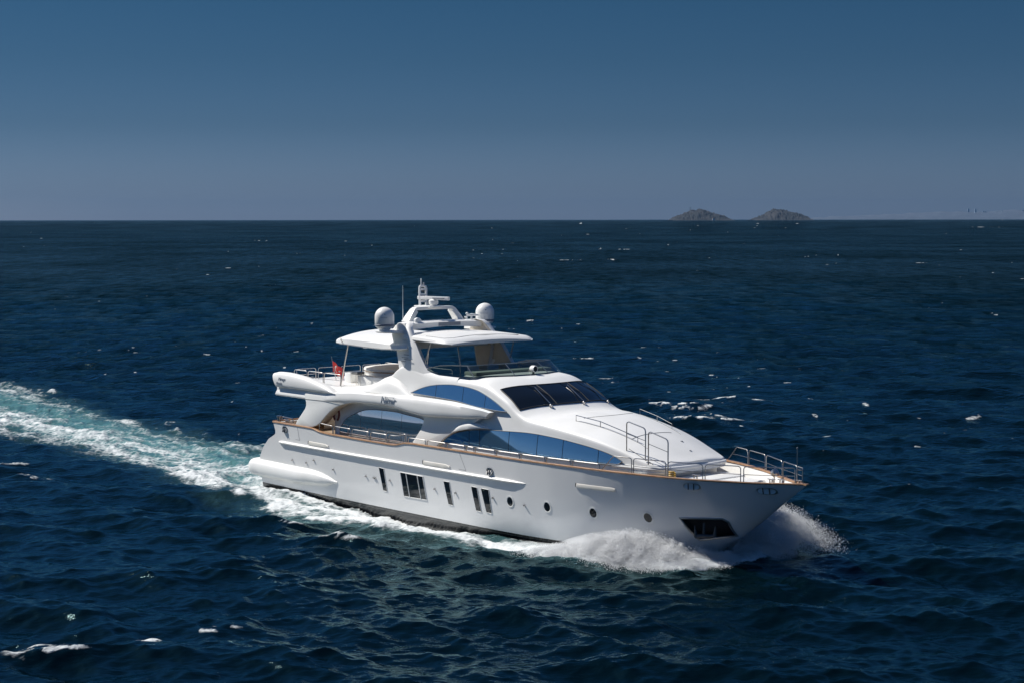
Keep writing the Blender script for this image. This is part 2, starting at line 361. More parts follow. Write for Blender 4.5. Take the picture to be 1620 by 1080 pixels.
for x1, z1, x2, z2 in [(25.5, 2.83, 27.55, 2.84), (15.42, 2.79, 17.36, 2.79), (5.95, 2.80, 7.7, 2.79)]:
    m = MB(); rs = []
    for x in np.linspace(x1, x2, 14):
        z = z1 + (z2-z1)*(x-x1)/(x2-x1); y = float(hullB(x, z)); k = 1 if x2 - x > .15 else .55
        rs.append([(x, -(y - .02), z + .1*k), (x, -(y + .03), z + .075*k), (x, -(y + .05), z - .02), (x, -(y + .03), z - .085*k), (x, -(y - .02), z - .1*k)])
    m.loft(rs); p = m.build('vent_cover', M['cream'], Y)
    m = MB(); m.tube([(x1 - .03, -float(hullB(x1, z1)) - .012, z1 + .1), (x1 - .05, -float(hullB(x1, z1)) - .012, z1 - .06)], .03, 6); m.build('vent_slot', M['dark'], p)
for x, z in [(8.01, 1.66), (10.78, 1.64), (11.42, 1.63), (11.55, 1.63), (12.71, 1.64), (16.15, 1.63), (17.67, 1.62), (20.28, 1.7), (22.3, 1.6), (4.3, 1.75), (5.6, 1.75), (6.3, 1.95)]:
    y = float(hullB(x, z)); m = MB(); m.lathe([(.045, -.02), (.045, .05), (.032, .07), (.02, .07), (.015, .05)], (x, -y, z), 10, Matrix.Rotation(R(90), 3, 'X')); m.build('drain_nozzle', M['steel'], hull)
def hline(x1, z1, x2, z2, nm='hull_seam', f=hullB, r=.007, n=6, par=None, mt='seam'):
    m = MB(); m.tube([(x, -float(f(x, z)) - .002, z) for x, z in [(x1+(x2-x1)*t, z1+(z2-z1)*t) for t in np.linspace(0, 1, n)]], r, 5); return m
for a in [(4.95, 3.5, 5.1, 2.85), (5.1, 2.85, 4.7, 2.87), (18.1, 3.5, 18.5, 2.75), (18.5, 2.75, 18.0, 2.75)]:
    hline(*a).build('gate_seam', M['seam'], hull)

# ------------------------------------------------------------------ deckhouse
ybf = pch([0, 14, 20, 22, 24, 26, 27.5, 28.6, 29.0, 29.12, 29.2, 29.26], [3.1, 3.1, 3.1, 3.07, 2.96, 2.72, 2.46, 2.25, 2.08, 1.9, 1.6, .9])
def ys(x, z): return ybf(x) - .07*(np.asarray(z) - 3.5) - .015*np.clip(np.asarray(z) - 4.6, 0, 5)
zsh = pch([7.6, 8.5, 9, 10, 10.7, 11.35, 11.9, 12.15, 12.6, 13, 13.65, 14.64, 15.4, 16.9, 17.4, 18.0, 18.7, 19.3, 19.83, 20.48, 21.0, 21.25, 21.74, 22.95, 24.46, 25.88, 27.2, 28.16, 28.7, 29.07, 29.3],
          [5.74, 5.76, 5.81, 5.94, 6.14, 6.41, 6.56, 6.76, 7.0, 7.07, 6.96, 6.72, 6.63, 6.61, 6.60, 6.585, 6.53, 6.38, 6.18, 5.9, 5.58, 5.45, 5.28, 5.13, 4.95, 4.72, 4.41, 4.12, 3.97, 3.89, 3.84])
camb = pch([17, 19, 20.5, 22, 23, 24, 25.3, 27, 28.2, 29.07, 29.3], [.30, .28, .26, .30, .42, .46, .42, .32, .24, .12, .08])
kb = pch([16, 17, 22, 24, 26, 29.3], [.9, .8, .7, .4, .2, .1]); pw = pch([16, 18.5, 20, 22, 24, 29], [9, 8, 5, 3.2, 2.6, 2.6])
def T(x, y):
    yb = np.maximum(ys(x, zsh(x)), .05); q = np.clip(np.abs(y)/yb, 0, 1); s = x - kb(x)*(1 - q**2)
    return zsh(s) + camb(s)*(1 - q**pw(x))
zbt = pch([0, 27.0, 27.7, 30], [2.9, 2.9, 3.60, 3.62])
def section(x, well):
    rr = .13; zt = float(zsh(x)); zb = float(zbt(x)); pts = []
    zsd = np.linspace(zb, zt - rr, 14)
    for z in zsd: pts.append((x, -float(ys(x, z)), z))
    e = float(ys(x, zt))
    if well:
        zi = zt + (.0 if x < 12.5 else min(.22, (x - 12.5)*.2))
        c0 = (e + .005, zt - rr); c1 = (e, zt + .02); c2 = (e - .16, zi + .02)
        for t in (.25, .5, .75, 1.0): pts.append((x, -((1-t)**2*c0[0] + 2*t*(1-t)*c1[0] + t*t*c2[0]), (1-t)**2*c0[1] + 2*t*(1-t)*c1[1] + t*t*c2[1]))
        pts += [(x, -(e - .27), zi), (x, -(e - .31), zi - .06), (x, -(e - .33), 5.76), (x, -.6*e, 5.76)]
        for k in range(14): pts.append((x, -.6*e*(1 - (k+1)/14), 5.76))
    else:
        yi = max(e - .17, .3*e); c0 = (e + .008, zt - rr); c1 = (e - .002, zt + .03); c2 = (yi, float(T(x, yi)))
        for t in (.25, .5, .75, 1.0): pts.append((x, -((1-t)**2*c0[0] + 2*t*(1-t)*c1[0] + t*t*c2[0]), (1-t)**2*c0[1] + 2*t*(1-t)*c1[1] + t*t*c2[1]))
        for k in range(18):
            y = yi*(1 - (k+1)/18); pts.append((x, -y, float(T(x, y))))
    return pts
m = MB()
sA = [section(x, True) for x in np.concatenate([np.linspace(7.6, 12, 20), np.linspace(12.1, 15, 24), np.linspace(15.2, 16.9, 8)])]
sB = [section(x, False) for x in np.concatenate([np.linspace(16.9, 22.5, 60), np.linspace(22.6, 28.4, 46), np.linspace(28.5, 29.26, 16)])]
m.grid(np.array(sA)); m.grid(np.array(sB)); 
m.grid(np.array([sA[-1], sB[0]]))
m.both()
m.grid(np.array([[p for p in sA[0]], [(p[0] + .01, -p[1], p[2]) for p in sA[0]]]))
nose = sB[-1]; m.grid(np.array([nose, [(p[0] + .03, -p[1], p[2]) for p in nose]]))
house = m.build('deckhouse', M['gel'], Y, smooth=32)
# undercut lips round the nose of the coachroof
def nose_path(off, z, dz=0):
    P = []
    for x in [26.9, 27.3, 27.8, 28.3, 28.7]: P.append((x, -(float(ybf(x)) - .02 + off), z))
    P += [(29.0 + off*.5, -(2.04 + off), z), (29.16 + off*.8, -(1.85 + off*.6), z), (29.27 + off, -1.4, z), (29.33 + off, -.7, z), (29.35 + off, 0, z)]
    return P + [(x, -y, zz) for x, y, zz in P[-2::-1]]
m = MB(); m.tube(nose_path(.0, 3.76), .09, 8); m.build('nose_moulding', M['gel'], house)
m = MB(); m.tube(nose_path(-.03, 3.62), .075, 8); m.build('nose_moulding', M['gel'], house)
m = MB(); pth = nose_path(-.32, 3.6); m.grid(np.array([pth, [(x, y, 2.9) for x, y, z in pth]])); m.build('nose_base', M['gel'], house)

# side windows
side = lambda x, z: ys(x, z)
wt = pch([16.05, 16.5, 17.0, 17.5, 18.2, 18.9, 20.35, 22.2, 23.76, 25.2, 26.24, 27.06, 27.42], [3.79, 4.02, 4.23, 4.37, 4.50, 4.585, 4.66, 4.72, 4.65, 4.50, 4.34, 4.13, 3.97])
wb = pch([16.05, 27.0, 27.3, 27.42], [3.78, 3.79, 3.87, 3.965])
sal_y = lambda x, z: ys(x, z) + ip(x, [16, 18, 19.5, 21.5, 27], [.13, .085, .03, -.02, -.035])*(z - 3.8) - .03*(z - 3.8)**2 + .065
pil_y = lambda x, z: ys(x, z) - .10*(z - 5.6) - .008*(x - 17)**2*.35 + .12
aft_y = lambda x, z: ys(x, z) + .055 - .035*(z - 4.22)**2 - .004*(z - 4.2)
o, e = side_panel('saloon_window', M['blueglass'], np.linspace(16.05, 27.42, 90), wt, wb, sal_y)
f = MB(); f.tube(e, .018, 5, closed=True); f.build('window_gasket', M['seam'], o)
for x in (18.15, 18.87, 20.86, 22.69, 24.23, 26.19):
    f = MB(); f.tube([(x, -float(sal_y(x, z)) - .013, z) for z in np.linspace(float(wb(x)), float(wt(x)), 8)], .014, 5); f.build('window_joint', M['dark'], o)
ut = pch([13.6, 14.36, 15.07, 15.86, 16.79, 17.63, 18.41, 19.1, 19.78, 20.36, 20.64], [5.86, 6.13, 6.30, 6.40, 6.45, 6.42, 6.33, 6.15, 5.91, 5.66, 5.53])
ub = pch([13.6, 17, 18.7, 20.3, 20.64], [5.855, 5.74, 5.58, 5.52, 5.525])
o, e = side_panel('pilothouse_window', M['blueglass'], np.linspace(13.6, 20.64, 70), ut, ub, pil_y)
f = MB(); f.tube(e, .016, 5, closed=True); f.build('window_gasket', M['seam'], o)
for x in (15.5, 17.5, 19.1):
    f = MB(); f.tube([(x, -float(pil_y(x, z)) - .013, z) for z in np.linspace(float(ub(x)), float(ut(x)), 8)], .011, 5); f.build('window_joint', M['dark'], o)
at = pch([8.0, 8.42, 9.22, 10.09, 11.08, 12.39, 13.41, 14.4, 14.9], [3.7, 4.14, 4.51, 4.76, 4.84, 4.86, 4.79, 4.72, 4.62])
ab = pch([8.0, 12.8, 13.7, 14.1, 14.66, 14.9], [3.4, 3.42, 3.5, 3.63, 4.19, 4.55])
o, e = side_panel('aft_window', M['greyglass'], np.linspace(8.0, 14.9, 60), at, ab, aft_y)
f = MB(); f.tube(e, .016, 5, closed=True); f.build('window_gasket', M['seam'], o)
for x in (9.7, 11.4, 13.0):
    f = MB(); f.tube([(x, -float(aft_y(x, z)) - .013, z) for z in np.linspace(float(ab(x)), float(at(x)), 8)], .009, 5); f.build('window_joint', M['seam'], o)
# windscreen on the sloping roof
def ws_pt(u, v, off=.02):
    """u across (-1..1), v from top 0 to bottom 1"""
    y = u*(2.60 + .13*v); s = 19.56 + v*1.50; x = s
    for _ in range(8):
        yb = float(ys(x, zsh(x))); x = s + float(kb(x))*(1 - min(1, abs(y)/yb)**2)
    return (x + off*.5, y, float(T(x, y)) + off)
P = np.array([[ws_pt(u, v) for v in np.linspace(0, 1, 14)] for u in np.linspace(-1, 1, 50)])
m = MB(); m.grid(P); ed = [tuple(P[i, 0]) for i in range(50)] + [tuple(P[-1, j]) for j in range(1, 14)] + [tuple(P[i, -1]) for i in range(48, -1, -1)] + [tuple(P[0, j]) for j in range(12, 0, -1)]
m.grid(np.array([ed, [(x - .03, y, z - .06) for x, y, z in ed]]), cv=True); wscreen = m.build('windscreen', M['darkglass'], Y)
f = MB(); f.tube(ed, .03, 6, closed=True); f.build('windscreen_gasket', M['rub'], wscreen)
for u in (-.36, .36):
    f = MB(); f.tube([ws_pt(u, v, .015) for v in np.linspace(0, 1, 9)], .03, 6); f.build('mullion', M['rub'], wscreen)
for u, du in ((-.52, .10), (.16, .14), (.86, -.07)):
    b = Vector(ws_pt(u, 1.10, .05)); t = Vector(ws_pt(u - .06 + du, .2, .08)); q = Vector(ws_pt(u + .25*(1 if du > 0 else -1)*1.0 - .0, .62, .05))
    m = MB(); m.tube([b, b + Vector((-.02, 0, .1)), t], .022, 6); m.lathe([(.06, -.05), (.07, .05), (.03, .09)], b, 10); wp = m.build('wiper', M['steel'], Y)
    m = MB(); m.tube([Vector(ws_pt(u - .06 + du - .07, .02, .05)), t, Vector(ws_pt(u - .06 + du + .10, .62, .05))], .018, 5); m.build('wiper_blade', M['rub'], wp)

# ---- upper deck slab, side wings, stern winglets, side arches
m = MB(); rs = []
for x in np.linspace(3.0, 17.0, 30):
    w = ip(x, [3.0, 3.6, 15, 17.0], [3.2, 3.3, 3.3, 2.95]); rs.append([(x, -w, 5.02 + .0*x), (x, -w, 5.5), (x, -w+.15, 5.72), (x, 0, 5.74), (x, w-.15, 5.72), (x, w, 5.5), (x, w, 5.02)])
m.loft(rs); m.build('upper_deck', M['gel'], Y, smooth=30)
wtop = pch([7.0, 8.2, 9.86, 11.93, 14.41, 16.79, 18.0, 18.7, 19.3, 19.75], [5.50, 5.52, 5.62, 5.67, 5.725, 5.70, 5.62, 5.56, 5.50, 5.43])
wbot = pch([5, 7.0, 9.0, 10.0, 11.92, 13.5, 14.4, 15.3, 17, 18.4, 19.2, 19.75], [4.985, 5.0, 5.07, 5.15, 5.2, 5.11, 5.0, 4.94, 5.0, 5.05, 5.09, 5.12])
wout = pch([3, 14, 16, 17.5, 18.7, 19.75], [3.68, 3.68, 3.64, 3.55, 3.45, 3.32])
def wing():
    rs = []
    for x in np.concatenate([[2.85, 2.95], np.linspace(3.2, 17, 54), np.linspace(17.2, 19.75, 24)]):
        t, b, o = float(wtop(x)), float(wbot(x)), float(wout(x)); h = t - b; inr = 2.7; c = min(1, max(0, (x - 17.2)/2.4)); sl = 1.1*c*c
        r_ = .52 - .32*float(sst(17.6, 19.6, x)); A = [(-inr, t + .01), (-(o - .30*r_), t + .005), (-(o - .17*r_), t - .02*r_), (-(o - .08*r_), t - .14*h*r_), (-(o - .025*r_), t - .34*h), (-o, t - .6*h), (-(o - .01), t - .82*h), (-(o - .05), b + .04*h), (-(o - .10), b), (-(o - .3), b), (-inr, b + .02)]
        L = [(-inr, 5.46), (-3.3, 5.46), (-3.44, 5.46), (-3.47, 5.38), (-3.50, 5.28), (-3.55, 5.17), (-3.60, 5.06), (-3.59, 5.02), (-3.54, 4.985), (-3.4, 4.985), (-inr, 4.985)]
        k = float(sst(6.2, 8.6, x)); dx0 = .2 if x < 3 else 0
        rs.append([(x - sl*max(0, t - (a[1]*k + l[1]*(1-k))) + dx0*max(0, (l[1] - 5.1))*1.2, a[0]*k + l[0]*(1-k), a[1]*k + l[1]*(1-k)) for a, l in zip(A, L)])
    return MB().loft(rs)
w_ = wing(); w_.build('side_wing', M['gel'], Y, smooth=45); w_.mirrored().build('side_wing', M['gel'], Y, smooth=45)
gtop = pch([2.6, 2.8, 3.2, 3.7, 4.34, 5.48, 6.61, 7.71, 8.3], [6.06, 6.15, 6.215, 6.225, 6.2, 6.1, 5.92, 5.67, 5.46])
gbot = pch([2.6, 3.0, 8.3], [5.75, 5.44, 5.45])
def winglet():
    rs = []
    for q, x in enumerate(np.concatenate([[2.62, 2.645], np.linspace(2.7, 8.3, 32)])):
        t, b = float(gtop(max(x, 2.75))), 5.445; h = max(t - b, .02); o = 3.70; c = .93 if q == 0 else (.98 if q == 1 else 1.0)
        A = [(o - .42, t - .02), (o - .25, t), (o - .13, t - .05*h), (o - .05, t - .2*h), (o, t - .5*h), (o - .01, t - .8*h), (o - .03, b + .03), (o - .06, b), (o - .4, b)]
        zc, yc_ = b + h*.5, o - .2; sh = .36*min(1, max(0, (3.9 - x)/1.2))
        rs.append([(x + sh*(1 - (z - b)/h), -(yc_ + (y - yc_)*c), zc + (z - zc)*c) for y, z in A])
    return MB().loft(rs)
w_ = winglet(); wl_s = w_.build('stern_winglet', M['gel'], Y, smooth=45); w_.mirrored().build('stern_winglet', M['gel'], Y, smooth=45)
m = MB(); m.box((3.1, 0, 5.35), (.5, 7.0, .7)); m.build('aft_fascia', M['gel'], Y, bevel=.08)
ARCH = [(5.60, 5.02), (5.70, 4.85), (5.70, 4.66), (5.60, 4.5), (5.42, 4.33), (5.15, 4.08), (4.88, 3.84), (4.72, 3.62), (5.3, 3.60), (5.9, 3.6), (6.25, 3.63), (6.6, 3.72), (6.95, 3.9), (7.4, 4.25), (7.8, 4.53), (8.24, 4.76), (8.7, 4.92), (9.2, 5.04), (9.9, 5.14), (10.4, 5.17), (10.4, 5.28), (5.6, 5.28)]
def shade_inside(o, test):  # puts the painted warm shade on the faces picked by test
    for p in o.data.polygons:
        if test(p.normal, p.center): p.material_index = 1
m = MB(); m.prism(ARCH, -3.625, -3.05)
for q in (m, m.mirrored()): shade_inside(q.build('side_arch', [M['gel'], M['warm_shade']], Y, bevel=.05), lambda n, c: abs(n.y) < .55 and n.x > -.1 and n.z < .5)
m = MB(); m.tube([(5.62, -3.63, 5.0), (7.2, -3.632, 5.03), (8.2, -3.66, 5.03), (9.0, -3.685, 5.06)], .012, 5); m.build('arch_seam', M['seam'], Y)
# forward pillar under the wing with its blister
PIL = [(14.75, 4.98), (14.95, 4.72), (14.9, 4.55), (14.66, 4.19), (14.1, 3.6), (14.0, 3.3), (15.7, 3.3), (16.0, 3.62), (16.45, 3.96), (17.0, 4.24), (17.6, 4.52), (18.2, 4.68), (18.7, 4.9), (19.0, 5.15), (18.4, 5.12), (16, 5.02)]
m = MB(); m.prism(PIL, -3.28, -2.95); m.build('pillar', M['gel'], Y, bevel=.05)
m = MB(); rs = []
for x in np.linspace(17.0, 19.55, 22):
    t = ip(x, [17, 17.4, 17.9, 18.4, 19.0, 19.55], [4.28, 4.6, 4.86, 4.92, 4.83, 4.70]); b = ip(x, [17, 17.5, 18.2, 18.9, 19.55], [4.24, 4.42, 4.56, 4.63, 4.66]); o = ip(x, [17, 17.6, 18.4, 19.55], [3.30, 3.40, 3.40, 3.12])
    rs.append([(x, -2.95, t), (x, -(o - .16), t), (x, -(o - .03), t - .3*(t-b)), (x, -o, b + .35*(t-b)), (x, -(o - .03), b), (x, -2.95, b)])
m.loft(rs); m.build('pillar_fairing', M['gel'], Y, smooth=50)
# bulging fairings at the foot of the arch
def blister():
    rs = []
    for x in np.linspace(9.2, 13.7, 34):
        zt = float(pch([9.2, 10, 10.7, 11.35, 11.9, 12.5, 13.1, 13.7], [5.74, 5.94, 6.14, 6.40, 6.53, 6.42, 6.12, 5.72])(x)); o = 3.02 + .26*math.sin(math.pi*min(1, max(0, (x - 9.2)/4.5)))**.7
        a = [(math.cos(q), math.sin(q)) for q in np.linspace(0, math.pi/2, 9)]
        rs.append([(x, -(2.7 + (o - 2.7)*c), 5.68 + max(zt - 5.68, .01)*s) for c, s in a] + [(x, -2.6, 5.68)])
    return MB().loft(rs)
b_ = blister(); b_.build('arch_fairing', M['gel'], Y, smooth=60); b_.mirrored().build('arch_fairing', M['gel'], Y, smooth=60)

# ---- radar arch
def arch_leg():
    m = MB()
    # swept outer flange
    zz = [6.45, 6.8, 7.07, 7.35, 7.67, 8.05, 8.3, 8.6, 8.85, 9.02, 9.1]
    fa = [12.6, 12.75, 12.86, 13.05, 13.20, 13.12, 12.98, 12.82, 12.66, 12.40, 12.1]; ff = [15.6, 15.0, 14.45, 14.22, 13.95, 13.66, 13.42, 13.1, 12.9, 12.75, 12.5]
    yo = [2.78, 2.80, 2.815, 2.81, 2.79, 2.75, 2.70, 2.63, 2.55, 2.42, 2.22]
    rs = [[(a, -y, z), (a + (f-a)*.25, -(y + .02), z), (a + (f-a)*.7, -(y + .01), z), (f, -(y - .08), z), (f - .04, -(y - .28), z), (a + (f-a)*.5, -(y - .34), z), (a - .02, -(y - .28), z)] for z, a, f, y in zip(zz, fa, ff, yo)]
    m.loft(rs)
    return m
def arch_web():
    m = MB(); m.prism([(12.1, 6.6), (11.95, 7.3), (11.85, 7.75), (11.6, 8.1), (11.48, 8.45), (11.56, 8.74), (11.75, 8.92), (12.05, 9.06), (12.5, 9.06), (12.75, 8.8), (13.0, 8.3), (13.2, 7.8), (13.1, 7.3), (12.9, 6.6)], -2.52, -2.30); return m
a_ = arch_leg(); arch1 = a_.build('arch_leg', [M['gel'], M['warm_shade']], Y, smooth=50); arch2 = a_.mirrored().build('arch_leg', [M['gel'], M['warm_shade']], Y, smooth=50)
shade_inside(arch1, lambda n, c: n.y > .5); shade_inside(arch2, lambda n, c: n.y < -.5)
a_ = arch_web(); shade_inside(a_.build('arch_web', [M['gel'], M['warm_shade']], arch1, bevel=.05), lambda n, c: n.y > .5); shade_inside(a_.mirrored().build('arch_web', [M['gel'], M['warm_shade']], arch2, bevel=.05), lambda n, c: n.y < -.5)
m = MB(); rs = []
for y in np.linspace(-2.3, 2.3, 24):
    q = (abs(y)/2.3); z = 9.08 - .05*q**2; x = 12.08
    rs.append([(x - .42, y, z - .02), (x - .3, y, z + .02), (x + .3, y, z + .01), (x + .42, y, z - .05), (x + .38, y, z - .25 - .08*q), (x - .38, y, z - .22 - .08*q)])
m.loft(rs); xb = m.build('arch_crossbeam', M['gel'], Y, smooth=40)
m = MB(); m.box((12.50, .25, 8.93), (.02, 1.35, .17)); m.build('light_panel', M['grp'], xb)
# upper frame carrying radar and mast
m = MB()
rs = []
for y, z, w in [(-1.72, 9.04, .62), (-1.54, 9.3, .50), (-1.27, 9.62, .40), (-1.12, 9.71, .36), (-.7, 9.72, .34), (.7, 9.72, .34), (1.12, 9.71, .36), (1.27, 9.62, .40), (1.54, 9.3, .50), (1.72, 9.04, .62)]:
    n = Vector((0, 1.25-abs(y), 0)); t = .12; inw = .20
    k = 1 if abs(y) > 1.2 else 0
    a = (-y/abs(y))*inw
    rs.append([(11.5 - w/2, y, z + .03), (11.5 + w/2, y, z + .03), (11.5 + w/2, y + a*k, z - .12), (11.5 - w/2, y + a*k, z - .12)])
m.loft(rs); fr_ = m.build('mast_frame', M['gel'], Y, bevel=.02)
m = MB(); m.box((11.2, 0, 9.74), (1.3, .9, .07)); m.build('mast_platform', M['gel'], Y, bevel=.02)
m = MB(); m.lathe([(.16, 0), (.18, .05), (.24, .1), (.24, .26), (.18, .30), (.06, .32)], (11.55, 0, 9.775), 16); rd = m.build('radar', M['gel'], Y)
m = MB(); m.box((11.55, .0, 10.15), (2.0, .14, .17), R(12)); m.build('radar_scanner', M['gel'], rd, bevel=.03)
m = MB(); m.box((11.95, .01, 10.15), (.7, .152, .05), R(12)); m.build('scanner_stripe', M['grp'], rd)
m = MB()
for s in (-1, 1): m.tube([(10.72, s*.2, 9.77), (10.70, s*.2, 10.62), (10.68, s*.15, 10.72)], .062, 8)
for z in (9.98, 10.3, 10.56): m.box((10.71, 0, z), (.10, .4, .10))
m.tube([(10.68, -.16, 10.72), (10.68, .16, 10.72)], .05, 8); m.tube([(10.66, -.08, 10.72), (10.66, -.08, 11.1)], .028, 8)
mast = m.build('mast', M['gel'], Y)
m = MB(); m.lathe([(.05, 0), (.055, .1), (.03, .14)], (10.66, .1, 10.75), 10); m.build('masthead_light', M['grp'], mast)
for z in (10.12, 10.43):
    m = MB(); m.lathe([(.05, 0), (.06, .03), (.06, .12), (.03, .15)], (10.70, .0, z), 10); m.build('navigation_lamp', M['dark'], mast)
m = MB(); m.tube([(11.7, -2.0, 9.0), (11.7, -2.0, 10.82)], [.018, .008], 6); m.build('whip_antenna', M['gel'], Y)
for s in (-1, 1):
    m = MB(); m.lathe([(.05, -.1), (.2, .0), (.2, .14), (.15, .17)], (12.2, s*1.55, 9.08) if s < 0 else (11.9, 1.75, 9.15), 18, Matrix.Rotation(R(90), 3, 'Y') if s < 0 else Matrix.Scale(.35, 3)); m.build('horn', M['gel'], Y)
m = MB(); m.tube([(12.0, 1.75, 9.05), (12.0, 1.75, 9.32)], .03, 8); m.lathe([(.03, 0), (.07, .03), (.07, .08), (.02, .12)], (12.0, 1.75, 9.3), 12); m.build('gps_aerial', M['gel'], Y)
m = MB(); m.tube([(12.0, 2.05, 9.05), (12.0, 2.05, 9.22)], .05, 8); m.tube([(11.9, 1.85, 9.25), (12.0, 2.05, 9.28), (12.1, 2.4, 9.25)], [.04, .07, .04], 8); m.build('wind_sensor', M['gel'], Y)
for s in (-1, 1):
    c = (11.73, s*3.13, 0)
    m = MB(); m.lathe([(.26, 8.66), (.26, 8.72), (.3, 8.78), (.44, 8.90), (.455, 8.92)], c, 32); d = m.build('satellite_dome', M['gel'], Y)
    m = MB(); m.lathe([(.46, 8.92), (.47, 8.94), (.47, 9.0), (.455, 9.02)], c, 32); m.build('dome_band', M['grp'], d)
    m = MB(); m.lathe([(.45, 9.02), (.462, 9.04), (.465, 9.3)] + [(.465*math.cos(q), 9.36 + .465*math.sin(q)) for q in np.linspace(.05, 1.5, 12)], c, 36); m.build('dome_cover', M['gel'], d, smooth=60)
    m = MB(); m.tube([(11.73 + .467*math.cos(a), s*3.13 + .467*math.sin(a), 9.33) for a in np.linspace(R(-75), R(-20), 9)], .008, 5); m.lathe([(.03, 0), (.03, .01)], (11.73 + .462*math.cos(R(-35)), s*3.13 + .462*math.sin(R(-35)), 9.5), 10, Matrix.Rotation(R(90), 3, 'Y')); m.build('dome_marking', M['letter2'], d)
    m = MB(); rs = []
    for x in np.linspace(11.1, 12.45, 8): rs.append([(x, s*2.3, 8.72), (x, s*(3.13 + .42*math.sin(math.pi*(x-11.0)/1.6)), 8.66), (x, s*(3.1 + .4*math.sin(math.pi*(x-11.0)/1.6)), 8.60), (x, s*2.3, 8.55)])
    m.loft(rs); m.build('dome_bracket', M['gel'], Y, smooth=40)

# ---- hardtop and aft canopy
def slab(name, stations, camber, parent=Y, mt=None):
    """stations: x, half width, z of edge bottom, z of edge top"""
    m = MB(); rs = []
    for x, w, zb, zt in stations:
        r = []
        for u in np.linspace(-1, 1, 25): r.append((x, u*(w - .14), zt + camber*(1 - u*u)))
        r += [(x, w - .04, zt - .05), (x, w, zb + .06), (x, w - .03, zb + .01)]
        for u in np.linspace(1, -1, 13): r.append((x, u*(w - .14), zb))
        r += [(x, -(w - .03), zb + .01), (x, -w, zb + .06), (x, -(w - .04), zt - .05)]
        rs.append(r)
    m.loft(rs); o = m.build(name, [mt or M['gel'], M['warm_shade']], parent, smooth=40); shade_inside(o, lambda n, c: n.z < -.6); return o
st = [(12.5, 2.62, 8.30, 8.52), (13.3, 2.68, 8.27, 8.50), (14.2, 2.71, 8.245, 8.47), (15.0, 2.72, 8.22, 8.44), (15.5, 2.72, 8.205, 8.415), (15.75, 2.70, 8.20, 8.37), (15.95, 2.62, 8.195, 8.30), (16.05, 2.52, 8.19, 8.245)]
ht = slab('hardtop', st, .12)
m = MB()
pts = [(13.9, -2.3), (15.2, -2.25), (15.45, -1.9), (15.3, -.6), (15.35, .8), (15.5, 2.1)]
def htz(x, y): return float(ip(x, [s[0] for s in st], [s[3] for s in st])) + .12*(1 - min(1, (y/2.56))**2) + .004
PP = [(pts[i][0]+(pts[i+1][0]-pts[i][0])*t, pts[i][1]+(pts[i+1][1]-pts[i][1])*t) for i in range(len(pts)-1) for t in np.linspace(0, 1, 8)]
m.tube([(x, y, htz(x, y)) for x, y in PP], .014, 5); m.build('roof_seam', M['seam'], ht)
m = MB()
PP = [(15.42, -1.7), (15.55, 0), (15.6, 2.0)]; m.tube([(x, y, htz(x, y)) for x, y in PP], .014, 5); m.build('roof_seam', M['seam'], ht)
st2 = [(6.55, 2.1, 7.86, 7.93), (6.7, 2.4, 7.84, 8.0), (6.95, 2.62, 7.83, 8.05), (7.4, 2.72, 7.80, 8.10), (8.3, 2.74, 7.78, 8.12), (10, 2.74, 7.73, 8.09), (11, 2.74, 7.72, 8.06), (12, 2.74, 7.76, 8.04), (12.95, 2.72, 7.84, 8.04)]
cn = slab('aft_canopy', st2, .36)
m = MB(); m.tube([(7.42, -2.66, 8.13), (7.52, -2.73, 8.02), (7.68, -2.75, 7.92)], .022, 6); m.build('light_bracket', M['dark'], cn)
for s in (-1, 1):
    m = MB(); m.tube([(7.43, s*2.7, 5.74), (7.96, s*2.6, 7.82)], .045, 8); m.build('canopy_pole', M['steel'], Y)
    m = MB(); m.tube([(14.14, s*2.66, 7.0), (14.63, s*2.6, 8.25)], .035, 8); m.build('hardtop_pole', M['steel'], Y)
m = MB(); m.tube([(12.39, 1.0, 5.8), (12.39, 1.0, 6.9), (12.09, 1.0, 8.3)], .035, 8); m.build('hardtop_pole', M['steel'], Y)

# ---- flybridge windscreen, furniture
def fly_base(t):
    """t 0..1 starboard aft corner to port aft corner"""
    P = [(14.45, -2.74, 7.0), (15.4, -2.76, 6.84), (16.6, -2.76, 6.83), (17.5, -2.74, 6.83), (18.0, -2.6, 6.83), (18.5, -1.9, 6.86), (18.85, -1.0, 6.89), (18.95, 0, 6.90)]
    P = P + [(x, -y, z) for x, y, z in P[-2::-1]]; k = t*(len(P)-1); i = min(int(k), len(P)-2); f = k - i
    return Vector(P[i])*(1-f) + Vector(P[i+1])*f
def fly_top(t):
    P = [(14.7, -2.72, 7.08), (15.4, -2.68, 7.22), (16.3, -2.66, 7.29), (16.9, -2.64, 7.31), (17.35, -2.5, 7.33), (17.75, -1.8, 7.37), (18.05, -.95, 7.40), (18.12, 0, 7.41)]
    P = P + [(x, -y, z) for x, y, z in P[-2::-1]]; k = t*(len(P)-1); i = min(int(k), len(P)-2); f = k - i
    return Vector(P[i])*(1-f) + Vector(P[i+1])*f
tt = np.linspace(0, 1, 71)
m = MB(); m.grid(np.array([[fly_base(t)*(1-v) + fly_top(t)*v for v in np.linspace(0, 1, 5)] for t in tt])); fw = m.build('flybridge_windscreen', M['tint'], Y, smooth=60)
m = MB(); m.tube([fly_top(t) for t in tt], .02, 6); m.build('windscreen_rail', M['steel'], fw)
for t in (.27, .43, .58, .73):
    m = MB(); m.tube([fly_base(t), fly_top(t)], .022, 6); m.build('windscreen_post', M['steel'], fw)
m = MB(); m.box((17.2, 0, 6.95), (.9, 4.6, .18)); m.build('helm_console', mat('green_grey_vinyl', (.32, .36, .31), .6), Y, bevel=.05)
